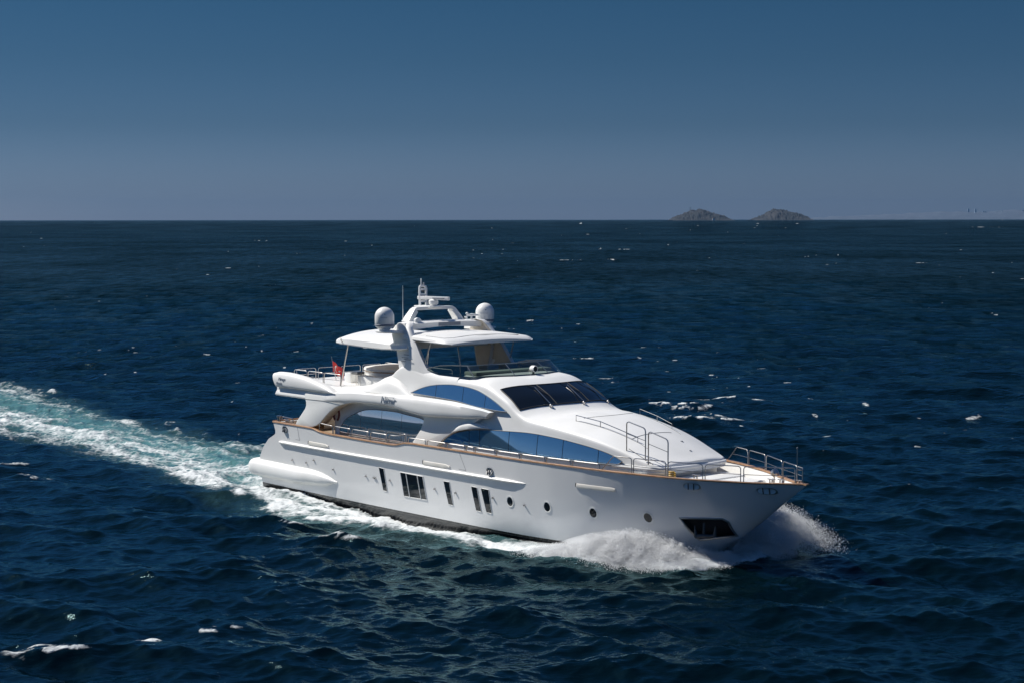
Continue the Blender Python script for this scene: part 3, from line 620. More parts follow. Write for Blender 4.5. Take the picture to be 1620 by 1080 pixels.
for y in (-1.1, .1, 1.3):
    m = MB(); m.box((16.2, y, 6.55), (.6, .62, .14)); m.box((15.95, y, 6.85), (.14, .62, .6)); m.tube([(16.2, y, 5.76), (16.2, y, 6.5)], .07, 8); m.build('helm_seat', M['sunpad'], Y, bevel=.04)
# sunpad/tub on the aft upper deck
m = MB()
prof = lambda x: 1.25*math.sqrt(max(0, 1 - ((x - 6.6)/2.05)**2))
A = np.linspace(0, 2*math.pi, 40, endpoint=False)
def oval(cx, cy, rx, ry, z): return [(cx + rx*math.cos(a), cy + ry*math.sin(a), z) for a in A]
m.loft([oval(8.3, .2, 1.75, 1.45, 5.72), oval(8.3, .2, 1.78, 1.48, 6.1), oval(8.3, .2, 1.82, 1.52, 6.38)]); tub = m.build('whirlpool_tub', M['gel'], Y, smooth=50)
m = MB(); m.loft([oval(8.3, .2, 1.86, 1.56, 6.42), oval(8.3, .2, 1.9, 1.6, 6.46), oval(8.3, .2, 1.86, 1.56, 6.56), oval(8.3, .2, 1.2, 1.0, 6.64), oval(8.3, .2, .3, .3, 6.66)]); m.build('tub_cover', M['sunpad'], tub, smooth=50)
m = MB(); m.tube(oval(8.3, .2, 1.84, 1.54, 6.40), .025, 6, closed=True); m.build('tub_rim', M['teak'], tub)
m = MB(); m.box((6.2, -.2, 5.98), (.55, 2.4, .52)); m.build('sunpad_base', M['gel'], Y, bevel=.06)
m = MB(); m.box((9.0, -1.75, 6.0), (2.2, .5, .5)); m.build('bar_counter', M['gel'], Y, bevel=.05)
m = MB(); m.box((7.95, -2.0, 6.38), (.5, .45, .14)); 
for dx in (-.15, 0, .18): m.tube([(7.95 + dx, -2.0, 5.72), (7.95 + dx, -2.0, 6.35)], .02, 6)
m.tube([(7.2, -1.95, 6.34), (7.8, -2.0, 6.30), (9.4, -2.0, 6.28)], .022, 6); m.build('deck_handrail', M['steel'], Y)

# ---- railings: each loop a part
def loop(x1, x2, h, yf, sg, z0=None, slope=0, mid=True, rad=.05, r=.021, name='guard_rail'):
    def pt(x, dz): 
        zb = float(zsf(x)) + .04 if z0 is None else z0(x)
        return Vector((x, sg*float(yf(x)), zb + dz))
    m = MB(); c = .1
    P = [pt(x1, -.02), pt(x1 + slope*.0, (h - c) if not slope else .02)]
    if slope: P += [pt(x1 + slope, h)]
    else: P += [pt(x1 + c*.3, h - c*.3), pt(x1 + c, h)]
    P += [pt(x, h) for x in np.linspace(x1 + max(slope, c), x2 - c, 8)[1:-1]]
    P += [pt(x2 - c, h), pt(x2 - c*.3, h - c*.3), pt(x2, h - c), pt(x2, -.02)]
    m.tube(P, r, 7)
    if mid:
        m.tube([pt(x, h*.48) for x in np.linspace(x1 + (slope*.48 if slope else 0), x2, 9)], r*.62, 6)
    return m.build(name, M['steel'], Y)
ri = lambda x: np.maximum(wf(x) - .07, .03)
for a, b in [(6.85, 8.02), (8.12, 9.58), (9.68, 11.12), (11.22, 12.56), (12.7, 14.05), (14.2, 15.55), (15.66, 17.05), (17.14, 18.42), (18.52, 19.05), (19.15, 20.5), (20.6, 22.1), (22.2, 23.68), (23.76, 25.2), (25.3, 26.8)]:
    hh = .40 if a < 14 else .22
    loop(a, b, hh, ri, -1, mid=False)
for a, b, s in [(26.92, 28.44, .62), (28.53, 29.98, 0), (30.08, 31.47, 0), (31.56, 32.84, 0), (32.95, 34.75, 0)]: loop(a, b, .62, ri, -1, slope=s)
for a, b, s in [(28.35, 29.84, .62), (29.93, 31.3, 0), (31.4, 32.98, 0), (33.08, 34.45, 0)]: loop(a, b, .64, ri, 1, slope=s)
m = MB(); P = [(34.47, .29, 4.26), (34.85, .17, 4.24), (35.0, .03, 4.20), (35.0, -.03, 4.20), (34.8, -.15, 4.21)]; m.tube(P, .021, 7); m.tube([(35.0, .0, 4.2), (35.02, 0, 3.66)], .021, 7); m.tube([(34.47, .29, 3.95), (34.9, .12, 3.93), (35.0, 0, 3.93)], .013, 6); m.build('pulpit_rail', M['steel'], Y)
m = MB(); m.tube([(34.5, .27, 3.66), (34.5, .27, 4.98)], .02, 6); m.lathe([(.03, 0), (.035, .04), (.01, .06)], (34.5, .27, 4.96), 8); m.build('jackstaff', M['steel'], Y)
# aft upper-deck rails
dk = lambda x: 5.74
for a, b in [(3.6, 4.75), (4.85, 6.2), (6.3, 7.75)]:
    loop(a, b, .58, lambda x: 2.9, -1, z0=dk)
for a, b in [(3.6, 5.3), (5.45, 7.4), (7.55, 9.4)]:
    loop(a, b, .62, lambda x: 2.9, 1, z0=dk)
def cross_loop(y1, y2, x, h):
    m = MB(); z = 5.72; c = .1
    m.tube([(x, y1, z), (x, y1, z+h-c), (x, y1 + c*.3, z+h-c*.3), (x, y1 + c, z+h), (x, y2 - c, z+h), (x, y2 - c*.3, z+h-c*.3), (x, y2, z+h-c), (x, y2, z)], .021, 7); m.tube([(x, y1, z+h*.5), (x, y2, z+h*.5)], .013, 6); m.build('guard_rail', M['steel'], Y)
for a, b in [(-2.7, -1.5), (-1.35, -.1), (.1, 1.35), (1.5, 2.7)]: cross_loop(a, b, 3.5, .60)
# coachroof hand rails, tall boarding rails, seams
def roofpt(x, y, dz): return Vector((x, y, float(T(x, y)) + dz))
for sg, X in ((-1, (23.98, 25.26, 27.25)), (1, (23.98, 25.3, 26.35))):
    yl = lambda x: sg*ip(x, [23.98, 25.3, 27.3], [1.94, 1.70, 1.42])
    m = MB(); m.tube([roofpt(X[0], yl(X[0]), -.01), roofpt(X[0], yl(X[0]), .25), roofpt(X[1], yl(X[1]), .24), roofpt(X[2], yl(X[2]), .22), roofpt(X[2], yl(X[2]), -.01)], .018 if sg < 0 else .011, 6); m.tube([roofpt(X[1], yl(X[1]), -.01), roofpt(X[1], yl(X[1]), .24)], .016, 6); m.build('coachroof_rail', M['steel'] if sg < 0 else M['dull'], Y)
    m = MB(); m.tube([roofpt(x, yl(x), .002) for x in np.linspace(X[0], X[2] + .6, 16)], .013, 5); m.build('roof_seam', M['seam'], house)
m = MB(); m.tube([roofpt(24.0 + .35*(1 - (y/1.5)**2), y, .003) for y in np.linspace(-1.5, 1.45, 16)], .011, 5); m.build('roof_seam', M['seam'], house)
m = MB(); m.tube([roofpt(26.9 - .1*(1 - (y/1.4)**2), y, .003) for y in np.linspace(-1.45, 1.0, 14)], .013, 5); m.build('roof_seam', M['seam'], house)
for x1, x2, zb1, zb2, h in [(27.42, 28.48, None, None, .98), (28.7, 29.78, None, 2.95, .93)]:
    y1, y2 = -2.25, -2.2
    za = float(T(x1, -2.1)) if x1 < 29 else 3.9; zc = float(T(min(x2, 28.9), -2.0)) if zb2 is None else zb2; zt1 = {27.42: 5.62, 28.7: 5.31}[x1]; zt2 = {27.42: 5.41, 28.7: 5.07}[x1]
    m = MB(); m.tube([(x1, y1, za - .05), (x1, y1, zt1 - .12), (x1 + .03, y1, zt1 - .04), (x1 + .12, y1, zt1), (x2 - .12, y2, zt2 + .03), (x2 - .03, y2, zt2 - .03), (x2, y2, zt2 - .13), (x2, y2, zc)], .026, 8); m.tube([(x1, y1, zt1 - .5), (x2, y2, zt2 - .5)], .015, 6); m.build('boarding_rail', M['steel'], Y)
m = MB(); m.tube([roofpt(x, -2.1 - .0*x, .01) for x in np.linspace(27.4, 28.8, 8)], .016, 5); m.build('roof_seam', M['seam'], house)
m = MB(); m.lathe([(.06, 0), (.06, .02), (.02, .03)], roofpt(27.7, .75, 0), 10); m.lathe([(.05, 0), (.05, .02), (.02, .03)], roofpt(28.5, .45, 0), 10); m.build('deck_light', M['grp'], house)
# searchlight on the brow
b0 = Vector((18.75, .2, float(T(18.95, .2))))
m = MB(); m.lathe([(.09, -.02), (.09, .03), (.05, .06), (.045, .16)], b0, 12); m.lathe([(.10, -.17), (.145, -.1), (.155, .12), (.15, .15), (.13, .155), (.12, .12)], b0 + Vector((0, 0, .28)), 16, Matrix.Rotation(R(90), 3, 'Y') @ Matrix.Rotation(R(0), 3, 'X')); sl = m.build('searchlight', M['gel'], Y)
m = MB(); m.lathe([(.12, 0), (.12, .01)], b0 + Vector((.135, 0, .28)), 14, Matrix.Rotation(R(90), 3, 'Y')); m.build('searchlight_lens', M['lens'], sl)

# ---- foredeck: lockers, vents, windlass, cleats
m = MB(); m.box((29.9, .0, 3.12), (1.4, 3.2, .52)); m.build('forward_seat', M['gel'], Y, bevel=.06)
m = MB(); m.box((31.3, .35, 3.1), (1.3, 2.0, .46)); lk_ = m.build('deck_locker', M['gel'], Y, bevel=.06)
m = MB(); m.box((28.0, -2.32, 3.22), (1.3, .25, .66)); vb = m.build('side_box', M['gel'], Y, bevel=.04)
for k in range(5):
    m = MB(); m.box((28.0, -2.452, 3.1 + k*.07), (.75, .02, .022)); m.build('louvre', M['louvre'], vb)
m = MB(); m.lathe([(.1, 0), (.1, .02), (.05, .03)], (29.9, -1.605, 3.2), 14, Matrix.Rotation(R(90), 3, 'X')); m.build('deck_light', M['steel'], Y)
for x, y in ((32.35, -.55), (32.35, .55)):
    m = MB(); m.lathe([(.14, 2.9), (.14, 3.1), (.09, 3.16), (.07, 3.3), (.12, 3.36), (.12, 3.4), (.04, 3.43)], (x, y, 0), 16); m.build('windlass', M['steel'], Y)
m = MB(); m.tube([(32.9, .75, 2.95), (32.9, .75, 3.75)], .035, 8); m.lathe([(.03, -.1), (.16, -.08), (.17, .08), (.1, .14)], (32.92, .75, 3.78), 14, Matrix.Rotation(R(60), 3, 'Y')); m.tube([(32.7, .6, 2.95), (32.85, .7, 3.55)], .025, 6); m.build('deck_spotlight', M['steel'], Y)
for x, y in ((33.7, -.35), (34.1, -.2), (30.9, -1.75), (3.15, -3.1), (3.6, -3.35), (34.75, 0.02)):
    zz = float(zsf(x)) + .04
    m = MB()
    for d in (-.08, .08): m.tube([(x + d, y, zz - .3 if x > 33 and x < 34.6 else zz - .04), (x + d, y, zz + .1)], .028, 8)
    m.tube([(x - .2, y, zz + .1), (x + .2, y, zz + .11)], [.022, .022], 8); m.build('cleat', M['steel'], Y)
# stern quarter fittings
m = MB(); m.lathe([(.09, 0), (.09, .2), (.13, .22), (.13, .3), (.05, .33)], (2.9, -3.4, 3.6), 14); m.build('bollard', M['steel'], Y)
m = MB(); m.tube([(3.0, -3.3, 3.62), (3.0, -3.3, 3.82), (3.1, -3.3, 3.86), (4.0, -3.3, 3.84), (4.05, -3.3, 3.62)], .03, 8); m.build('guard_rail', M['steel'], Y)
m = MB(); m.tube([(3.1, .5, 3.62), (3.1, .5, 3.98), (3.2, .6, 4.02), (3.9, 1.3, 4.02), (3.9, 1.4, 3.62)], .03, 8); m.build('guard_rail', M['steel'], Y)
m = MB(); m.box((3.9, -2.0, 3.45), (.9, .9, .5)); m.build('stern_table', M['teak'], Y, bevel=.08)

# ---- lettering
def text(s, size, x0, y0, z0, mt, shear=.3, name='lettering', parent=Y, drop=0.0, bold=0.0):
    cu = bpy.data.curves.new(name, 'FONT'); cu.body = s; cu.size = size; cu.extrude = .004; cu.shear = shear; cu.offset = bold; cu.resolution_u = 3
    t = bpy.data.objects.new(name, cu); COL.objects.link(t); dg = bpy.context.evaluated_depsgraph_get()
    me = bpy.data.meshes.new_from_object(t.evaluated_get(dg)); bpy.data.objects.remove(t)
    for v in me.vertices: x, y, z = v.co; v.co = (x0 + x, y0 - z, z0 + y + drop*x)
    me.materials.clear(); me.materials.append(mt); o = bpy.data.objects.new(name, me); COL.objects.link(o); o.parent = parent; return o
text('Nimir', .50, 12.10, -3.690, 5.31, M['letter2'], .35, 'name_lettering')
text('Mirage', .24, 3.3, -3.705, 5.80, M['letter2'], .35, 'maker_lettering', parent=wl_s)
text('Grande', .17, 3.1, -3.705, 5.60, M['letter2'], .35, 'maker_lettering', parent=wl_s)
m = MB()
for z, a, b in [(7.62, 12.95, 13.35), (7.48, 12.8, 13.3), (7.40, 12.95, 13.5), (7.3, 12.75, 13.1)]: m.tube([(a, -2.9, z), (b, -2.9, z)], .012, 5)
m.build('arch_vent', M['dark'], arch1)

def on_yacht(p): return YO + FWD*p[0] + PRT*p[1] + Vector((0, 0, p[2]))
# flag on a staff at the stern, a lifebuoy on the house side, hose on the foredeck
m = MB(); m.tube([(4.55, -.95, 5.72), (4.35, -1.1, 6.95)], [.022, .016], 8); fs = m.build('flagstaff', M['steel'], Y)
m = MB(); G = []
for i in range(15):
    row = []
    for j in range(11):
        u, v = i/14, j/10
        p = Vector((4.38 + .03*v, -1.08, 6.72 - .55*v)) + Vector((.05, .62*u, -.42*u - .06*u*u)) + Vector((.10*math.sin(7*u + 2*v), .02*math.sin(5*v), .06*math.sin(9*u + v)))*u
        row.append(p)
    G.append(row)
m.grid(np.array(G)); fm = M['red']
nz = node(fm, 'ShaderNodeTexCoord'); flag = None
fo = m.build('flag', fm, None, smooth=180); fo.location = YO; fo.rotation_euler = (0, 0, YRZ)
me = fo.data; uv = me.color_attributes.new('pattern', 'FLOAT_COLOR', 'POINT')
tag(fo, "red flag with a white crescent and star drooping from the stern flagstaff", "flag")
# white crescent + star as thin cloth shapes on the flag
def flag_pt(u, v, d): 
    p = Vector((4.38 + .03*v, -1.08, 6.72 - .55*v)) + Vector((.05, .62*u, -.42*u - .06*u*u)) + Vector((.10*math.sin(7*u + 2*v), .02*math.sin(5*v), .06*math.sin(9*u + v)))*u
    return p + Vector((d, -.0, 0))
m = MB()
A = np.linspace(R(40), R(320), 20)
for d in (.012, -.012):
    m.grid(np.array([[flag_pt(.36 + .19*math.cos(a), .5 + .27*math.sin(a), d) for a in A], [flag_pt(.40 + .15*math.cos(a), .5 + .215*math.sin(a), d) for a in A]]))
    m.poly([flag_pt(.66 + (.1 if k % 2 == 0 else .04)*math.cos(k*math.pi/5), .5 + (.14 if k % 2 == 0 else .056)*math.sin(k*math.pi/5), d) for k in range(10)])
m.build('flag_emblem', M['sunpad'], fo)
m = MB(); cx_, cz_ = 7.62, 4.33
A = np.linspace(R(-60), R(240), 22); lb = MB(); lb.tube([(cx_ + .04*math.sin(a) + .22*math.cos(a), -3.0 - .06, cz_ + .30*math.sin(a)) for a in A], .075, 10)
lbo = lb.build('lifebuoy', mat('dark_red_vinyl', (.16, .025, .025), .5)); lbo.location = YO; lbo.rotation_euler = (0, 0, YRZ)
tag(lbo, "dark red horseshoe lifebuoy hanging inside the arch beside the aft window", "lifebuoy")
m = MB(); m.box((7.7, -3.02, 4.2), (.5, .12, 2.2)); m.build('bulkhead', M['cream'], Y, bevel=.02)
hs = MB(); hs.tube([(29.75 + .20*math.cos(a*1.0)*(1 - .01*a), -1.95 + .13*math.sin(a), 3.45 + .012*a) for a in np.linspace(0, 8*math.pi, 90)], .03, 7)
ho = hs.build('hose', M['brass']); ho.location = YO; ho.rotation_euler = (0, 0, YRZ); tag(ho, "coiled yellow hose lying behind the starboard rail of the foredeck", "hose")
m = MB(); m.box((29.75, -1.95, 3.17), (.6, .4, .54)); m.build('hose_box', M['gel'], Y, bevel=.04)

# ------------------------------------------------------------------ the sea
def hash2(ix, iy, seed):
    h = (ix.astype(np.int64)*374761393 + iy.astype(np.int64)*668265263 + seed*1274126177) & 0x7fffffff
    h = ((h ^ (h >> 13))*1274126177) & 0x7fffffff
    return ((h ^ (h >> 16)) & 0xffff)/65535.0
def vnoise(x, y, seed=0):
    ix = np.floor(x); iy = np.floor(y); fx = x - ix; fy = y - iy; fx = fx*fx*(3-2*fx); fy = fy*fy*(3-2*fy); ix = ix.astype(np.int64); iy = iy.astype(np.int64)
    a = hash2(ix, iy, seed); b = hash2(ix+1, iy, seed); c = hash2(ix, iy+1, seed); d = hash2(ix+1, iy+1, seed)
    return (a*(1-fx) + b*fx)*(1-fy) + (c*(1-fx) + d*fx)*fy
def fbm(x, y, seed=0, o=4):
    s = 0; a = .5; 
    for k in range(o): s = s + a*vnoise(x, y, seed+k*17); x = x*2.03 + 11.3; y = y*2.03 + 5.7; a *= .5
    return s/(1 - .5**o)

azd = np.linspace(R(-21), R(21), 1300)
azo = np.concatenate([np.linspace(R(-180), R(-24), 40), np.linspace(R(-23.5), R(-21.1), 8), azd, np.linspace(R(21.1), R(23.5), 8), np.linspace(R(24), R(180), 40)])
DST = .00040
dep = np.concatenate([[.9, .7, .55, .45, .38, .33], np.arange(.298, .0012, -DST), [.0009, .0006, .0004, .00025]])
rad = CAM_H/dep; NA, NR = len(azo), len(rad)
rr, aa = np.meshgrid(rad, azo, indexing='ij')
X = rr*np.sin(aa); Yw = rr*np.cos(aa); X0, Y0 = X.copy(), Yw.copy()
dr = np.maximum(rr*rr/CAM_H*DST, rr*.0006); dr = np.where(np.abs(aa) > R(21.05), np.maximum(dr, rr*.05), dr)
Z = np.zeros_like(X); DX = np.zeros_like(X); DY = np.zeros_like(X); FOLD = np.zeros_like(X); LOD = np.zeros_like(X)
gust = .75 + .5*vnoise(X0/45., Y0/60., 91)
NW = 130
for k in range(NW):
    lam = 0.34*(13/0.34)**((k + rng.random())/NW); kk = 2*math.pi/lam
    th = R(-104) + rng.normal()*R(42 if lam < 2 else (34 if lam < 5 else 22))          # travelling towards the camera, a little to the left
    kx, ky = kk*math.cos(th), kk*math.sin(th)
    sl = .0325*ip(lam, [.3, .6, 1.0, 3.5, 5, 8, 13], [.85, 1.1, 1.25, 1.2, 1.05, .75, .35]); a = sl/kk
    w = a*sst(1.5, 2.8, lam/dr)*(gust if lam < 6 else 1)
    ph = kx*X0 + ky*Y0 + rng.random()*2*math.pi; c_, s_ = np.cos(ph), np.sin(ph)
    Z += w*c_; q = .7; DX -= q*w*math.cos(th)*s_; DY -= q*w*math.sin(th)*s_; FOLD += w*kk*c_; LOD += (a - w if lam >= 6 else a*gust - w)**2*kk*kk*.5
# boat coordinates of each vertex
bx = (X0 - YO.x)*FWD.x + (Y0 - YO.y)*FWD.y; by = (X0 - YO.x)*PRT.x + (Y0 - YO.y)*PRT.y
near = (bx > -140) & (bx < 45) & (np.abs(by) < 40)
n1 = fbm(bx*.35, by*.5, 3); n2 = fbm(bx*.9 + 7, by*1.6, 23); n3 = fbm(bx*.16, by*.25, 41)
hb = np.where((bx > 1) & (bx < 32), wf(np.clip(bx, 0, 31.5))*.92, 0)*np.clip((32 - bx)/7, 0, 1)**.5
# outer edge of the wash, starboard and port, and the track astern
yn = ip(bx, [-140, -60, -40, -28, -17.5, -11, -3.3, .3, 2.8, 5.3, 8.3, 11, 14, 18, 22.4, 26, 28.2, 30.2, 31.6, 32.3], [9, 0.5, -3.0, -4.4, -4.2, -4.9, -6.2, -6.6, -6.9, -7.0, -7.4, -7.4, -7.25, -6.6, -6.1, -5.6, -5.4, -4.6, -3.6, -1.0])
yfar = ip(bx, [-140, -65, -58, -50, -38, -30, -24, -19, -13, -3, 5, 14, 22, 28, 31, 32.3], [27, 12.6, 12.1, 10.9, 7.9, 7.1, 6.2, 6.0, 7.2, 7.4, 7.3, 7.2, 6.2, 5.4, 4.6, 1.0])
yc = ip(bx, [-140, -50, -35, -20, -10, 0, 40], [19, 6.2, 4.0, 2.2, 1.0, 0, 0])
wob = (n3 - .5)*3.0*np.clip((2 - bx)/12, .25, 1) + (n1 - .5)*1.6
ins = np.minimum(by - (yn + wob), (yfar + wob) - by)                 # metres inside the wash
edge = sst(-1.7, 1.9, ins + (n2 - .5)*2.6)*((bx < 32.3) & (bx > -140))
ast = sst(3, -3, bx)
t_ = np.clip((by - yc)/np.maximum(np.where(by < yc, yc - yn, yfar - yc), .5), -1, 1)
core = np.exp(-((t_ + .05)/.5)**2)*ast
starb = np.exp(-((t_ + .48)/.42)**2)*ast; porb = np.exp(-((t_ - .62)/.36)**2)*ast; streak = fbm(bx*.13 + 3, by*1.5, 57, 4)
dens_ast = .38 + .36*starb + .26*porb + .14*core*sst(-25, 0, bx) + .5*(n2 - .5) + .5*(n1 - .5) + .9*(streak - .5)
dens_ast = dens_ast*(.62 + .38*sst(-120, -10, bx))
sy = np.abs(by); gap = sy - hb                                         # metres outboard of the hull
outw = np.where(by < 0, -yn, yfar) - hb
g_ = gap/np.maximum(outw, .4)
dens_side = 1.0*np.exp(-((g_ - .66)/.40)**2) + .75*np.exp(-((gap)/.35)**2)*sst(18, 27, bx) + .9*sst(21, 27, bx)*sst(1.05, .7, g_) + .7*(n2 - .5) + .45*(n1 - .5)
aft_s = .98*sst(1.2, .8, g_) + .75*(n2 - .5) + .6*(n1 - .5) + .9*(fbm(bx*.22, by*1.7, 83, 4) - .5)
k_ = sst(21.5, 16.5, bx); dens_side = dens_side*(1 - k_) + aft_s*k_
outer = .85*np.exp(-((by - yn - 1.5)/1.4)**2)*sst(-26, -6, bx)*sst(20, 9, bx)*(.45 + 1.1*n2)
dens = np.where(bx > 3, dens_side, np.where(bx < -3, dens_ast, dens_ast*ast + dens_side*(1 - ast)))
dens = np.maximum(dens, outer)
dens = np.maximum(dens, .95*np.exp(-((bx - 31.2)/1.5)**2)*np.exp(-(by/2.6)**2)*(.5 + n2))
foam = np.clip(dens, 0, 1.2)*edge*near
aqua = np.clip(1.0*core + .5*starb + .35*porb + .5*(n1 - .5)*ast, 0, 1)*edge*near*(.5 + .5*sst(-150, -5, bx))
aqua = np.maximum(aqua, .30*edge*near*(1 - ast))
# port lacework drifting beside the track
lace = sst(0, 2.0, by - yfar)*sst(9, 3, by - yfar)*sst(-35, -8, bx)*sst(10, -4, bx)
foam = np.maximum(foam, near*lace*np.clip(.30 + 1.3*(n2 - .5), 0, .5))
# water level round the hull: bow wave, trough amidships, churned track
BW = .55*np.exp(-((gap - .7)/.9)**2)*np.exp(-((bx - 28)/3.0)**2) - .22*np.exp(-(gap/2.2)**2)*np.exp(-((bx - 15)/7)**2) + .25*np.exp(-((sy - 5.6)/1.0)**2)*np.exp(-((bx - 16)/9)**2)
BW = np.where((sy < hb) & (bx > 1) & (bx < 31), -.35, BW)
ridge = .22*np.exp(-((gap - .55*(33 - bx) - .2)/.8)**2)*sst(34, 31, bx)*sst(14, 26, bx)
Z = Z*(1 - .45*np.clip(edge, 0, 1)*near) + near*(BW + ridge + edge*ast*((n2 - .5)*.45 + (n1 - .5)*.4) + edge*(1 - ast)*(n2 - .5)*.35)
# whitecaps where crests fold, plus a few breakers that stand out
thr = ip(rr, [40, 90, 200, 500, 1500, 20000], [.64, .62, .54, .42, .34, .3])
patch = fbm(X0/9., Y0/14., 61)
cap = sst(0, .22, FOLD - thr)*sst(.50, .66, patch)
fine = sst(.36, .6, fbm(X0*1.6, Y0*3.2, 15, 3))
foam = np.maximum(foam, np.clip(cap, 0, 1)*.9*fine)
spk = .8*vnoise(aa*rr/np.maximum(1.8, rr*.0055), Y0/np.maximum(1.0, dr*1.5), 77) + .2*vnoise(aa*rr/np.maximum(.4, rr*.0010), Y0/np.maximum(1.0, dr*1.2), 78)
foam = np.where(rr > 110, np.maximum(foam, sst(.825, .915, spk)*.80*sst(.44, .60, fbm(X0/25., Y0/70., 5))), foam)
BRK = [(-12.2, 40.7, 2.6, .9), (-10.0, 40.6, 1.6, .6), (-11.9, 48.1, 2.6, .5), (-2.9, 35.8, 2.4, .7), (-5.3, 35.9, 1.8, .5), (-9.1, -11.3, .9, .7), (-15, -9.8, .9, .4), (27.5, -28.3, 1.5, .55), (28.6, -25.4, .6, .22), (27.8, -22.2, .75, .28), (-49.5, 65.8, 2.2, 1.2), (18, -10.5, 1.2, .4), (13, -9.2, .9, .4)]
for px, py, L, w in BRK:
    cx0 = YO.x + FWD.x*px + PRT.x*py; cy0 = YO.y + FWD.y*px + PRT.y*py
    u = X0 - cx0; v = Y0 - cy0 + .15*u + .5*np.sin(u*.9 + px); e = np.exp(-(u/L)**2 - (v/w)**2)
    foam = np.maximum(foam, np.clip(e*1.5, 0, .86 if L < 2.3 else 1.0)*((.05 if L < 2.3 else .25) + .95*sst(.36, .58, fbm(X0*2.1, Y0*4.6, 13, 4))))
    Z += (.14 + .12*L)*np.exp(-(u/(L*1.3))**2 - ((v - .1)/(w*1.8))**2)
X = X + DX; Yw = Yw + DY
verts = np.stack([X, Yw, Z], -1).reshape(-1, 3).astype(np.float32)
ii = np.arange(NR*NA).reshape(NR, NA)
quads = np.stack([ii[:-1, :-1], ii[:-1, 1:], ii[1:, 1:], ii[1:, :-1]], -1).reshape(-1, 4)
Zg = Z
# vertex normals for a seam-free split between open sea and wake
def nrm():
    P = verts.reshape(NR, NA, 3); du = np.gradient(P, axis=1); dv = np.gradient(P, axis=0); n = np.cross(du, dv); n /= np.maximum(np.linalg.norm(n, axis=-1, keepdims=True), 1e-9)
    n[n[..., 2] < 0] *= -1; return n.reshape(-1, 3)
NRM = nrm(); FA = foam.reshape(-1); AQ = aqua.reshape(-1); EG = (edge*near).reshape(-1); LD = np.sqrt(LOD).reshape(-1)
def sea_mesh(name, q, mt):
    used, inv = np.unique(q.reshape(-1), return_inverse=True); q2 = inv.reshape(-1, 4)
    me = bpy.data.meshes.new(name); nv, nf = len(used), len(q2)
    me.vertices.add(nv); me.vertices.foreach_set('co', verts[used].reshape(-1)); me.loops.add(nf*4); me.loops.foreach_set('vertex_index', q2.reshape(-1).astype(np.int32))
    me.polygons.add(nf); me.polygons.foreach_set('loop_start', np.arange(0, nf*4, 4, dtype=np.int32)); me.polygons.foreach_set('use_smooth', np.ones(nf, bool)); me.update(calc_edges=True)
    at = me.attributes.new('foam', 'FLOAT', 'POINT'); at.data.foreach_set('value', FA[used].astype(np.float32))
    at = me.attributes.new('aqua', 'FLOAT', 'POINT'); at.data.foreach_set('value', AQ[used].astype(np.float32))
    at = me.attributes.new('unresolved', 'FLOAT', 'POINT'); at.data.foreach_set('value', LD[used].astype(np.float32))
    me.normals_split_custom_set_from_vertices(NRM[used].astype(np.float32)); me.materials.append(mt)
    o = bpy.data.objects.new(name, me); COL.objects.link(o); return o
sea = bpy.data.materials.new('sea_water'); sea.use_nodes = True; b = sea.node_tree.nodes['Principled BSDF']
b.inputs['IOR'].default_value = 1.33; b.inputs['Specular IOR Level'].default_value = 0.0
geo = node(sea, 'ShaderNodeNewGeometry'); fa = node(sea, 'ShaderNodeAttribute', attribute_name='foam'); aq = node(sea, 'ShaderNodeAttribute', attribute_name='aqua')
def mth(m, op, a, b_=None, c_=None, clamp=False):
    q = node(m, 'ShaderNodeMath', operation=op); q.use_clamp = clamp
    for i, v in enumerate((a, b_, c_)):
        if v is None: continue
        if isinstance(v, (int, float)): q.inputs[i].default_value = v
        else: lk(m, v, q.inputs[i])
    return q.outputs[0]
def noise(m, sc, det, vec, rough=.55, dist=0.0, map_=None):
    q = node(m, 'ShaderNodeTexNoise'); q.inputs['Scale'].default_value = sc; q.inputs['Detail'].default_value = det; q.inputs['Roughness'].default_value = rough; q.inputs['Distortion'].default_value = dist
    if map_:
        mp = node(m, 'ShaderNodeMapping'); mp.inputs['Rotation'].default_value = (0, 0, map_[0]); mp.inputs['Scale'].default_value = map_[1]; lk(m, vec, mp.inputs[0]); vec = mp.outputs[0]
    lk(m, vec, q.inputs['Vector']); return q.outputs[0]
pos = geo.outputs['Position']
f1 = noise(sea, 1.5, 8, pos, .68, .6, (YRZ*-1, (.55, 1.25, 1))); f2 = noise(sea, 5.5, 5, pos, .6, .3)
vor = node(sea, 'ShaderNodeTexVoronoi', feature='DISTANCE_TO_EDGE'); vor.inputs['Scale'].default_value = 1.7
vmx = node(sea, 'ShaderNodeVectorMath', operation='ADD'); nv3 = node(sea, 'ShaderNodeTexNoise'); nv3.inputs['Scale'].default_value = 1.1; nv3.inputs['Detail'].default_value = 4; lk(sea, pos, nv3.inputs['Vector']); lk(sea, pos, vmx.inputs[0]); lk(sea, nv3.outputs['Color'], vmx.inputs[1]); lk(sea, vmx.outputs[0], vor.inputs['Vector'])
lace_ = mth(sea, 'SUBTRACT', .5, mth(sea, 'MULTIPLY', vor.outputs['Distance'], 2.2))
pat = mth(sea, 'ADD', mth(sea, 'MULTIPLY', f1, .62), mth(sea, 'ADD', mth(sea, 'MULTIPLY', f2, .26), mth(sea, 'MULTIPLY', lace_, .22)))
val = mth(sea, 'ADD', pat, mth(sea, 'MULTIPLY', fa.outputs['Fac'], .62))
fmask = node(sea, 'ShaderNodeMapRange', interpolation_type='SMOOTHSTEP'); fmask.inputs[1].default_value = .76; fmask.inputs[2].default_value = 1.16; lk(sea, val, fmask.inputs[0])
gate = node(sea, 'ShaderNodeMapRange'); gate.inputs[1].default_value = .03; gate.inputs[2].default_value = .12; lk(sea, fa.outputs['Fac'], gate.inputs[0])
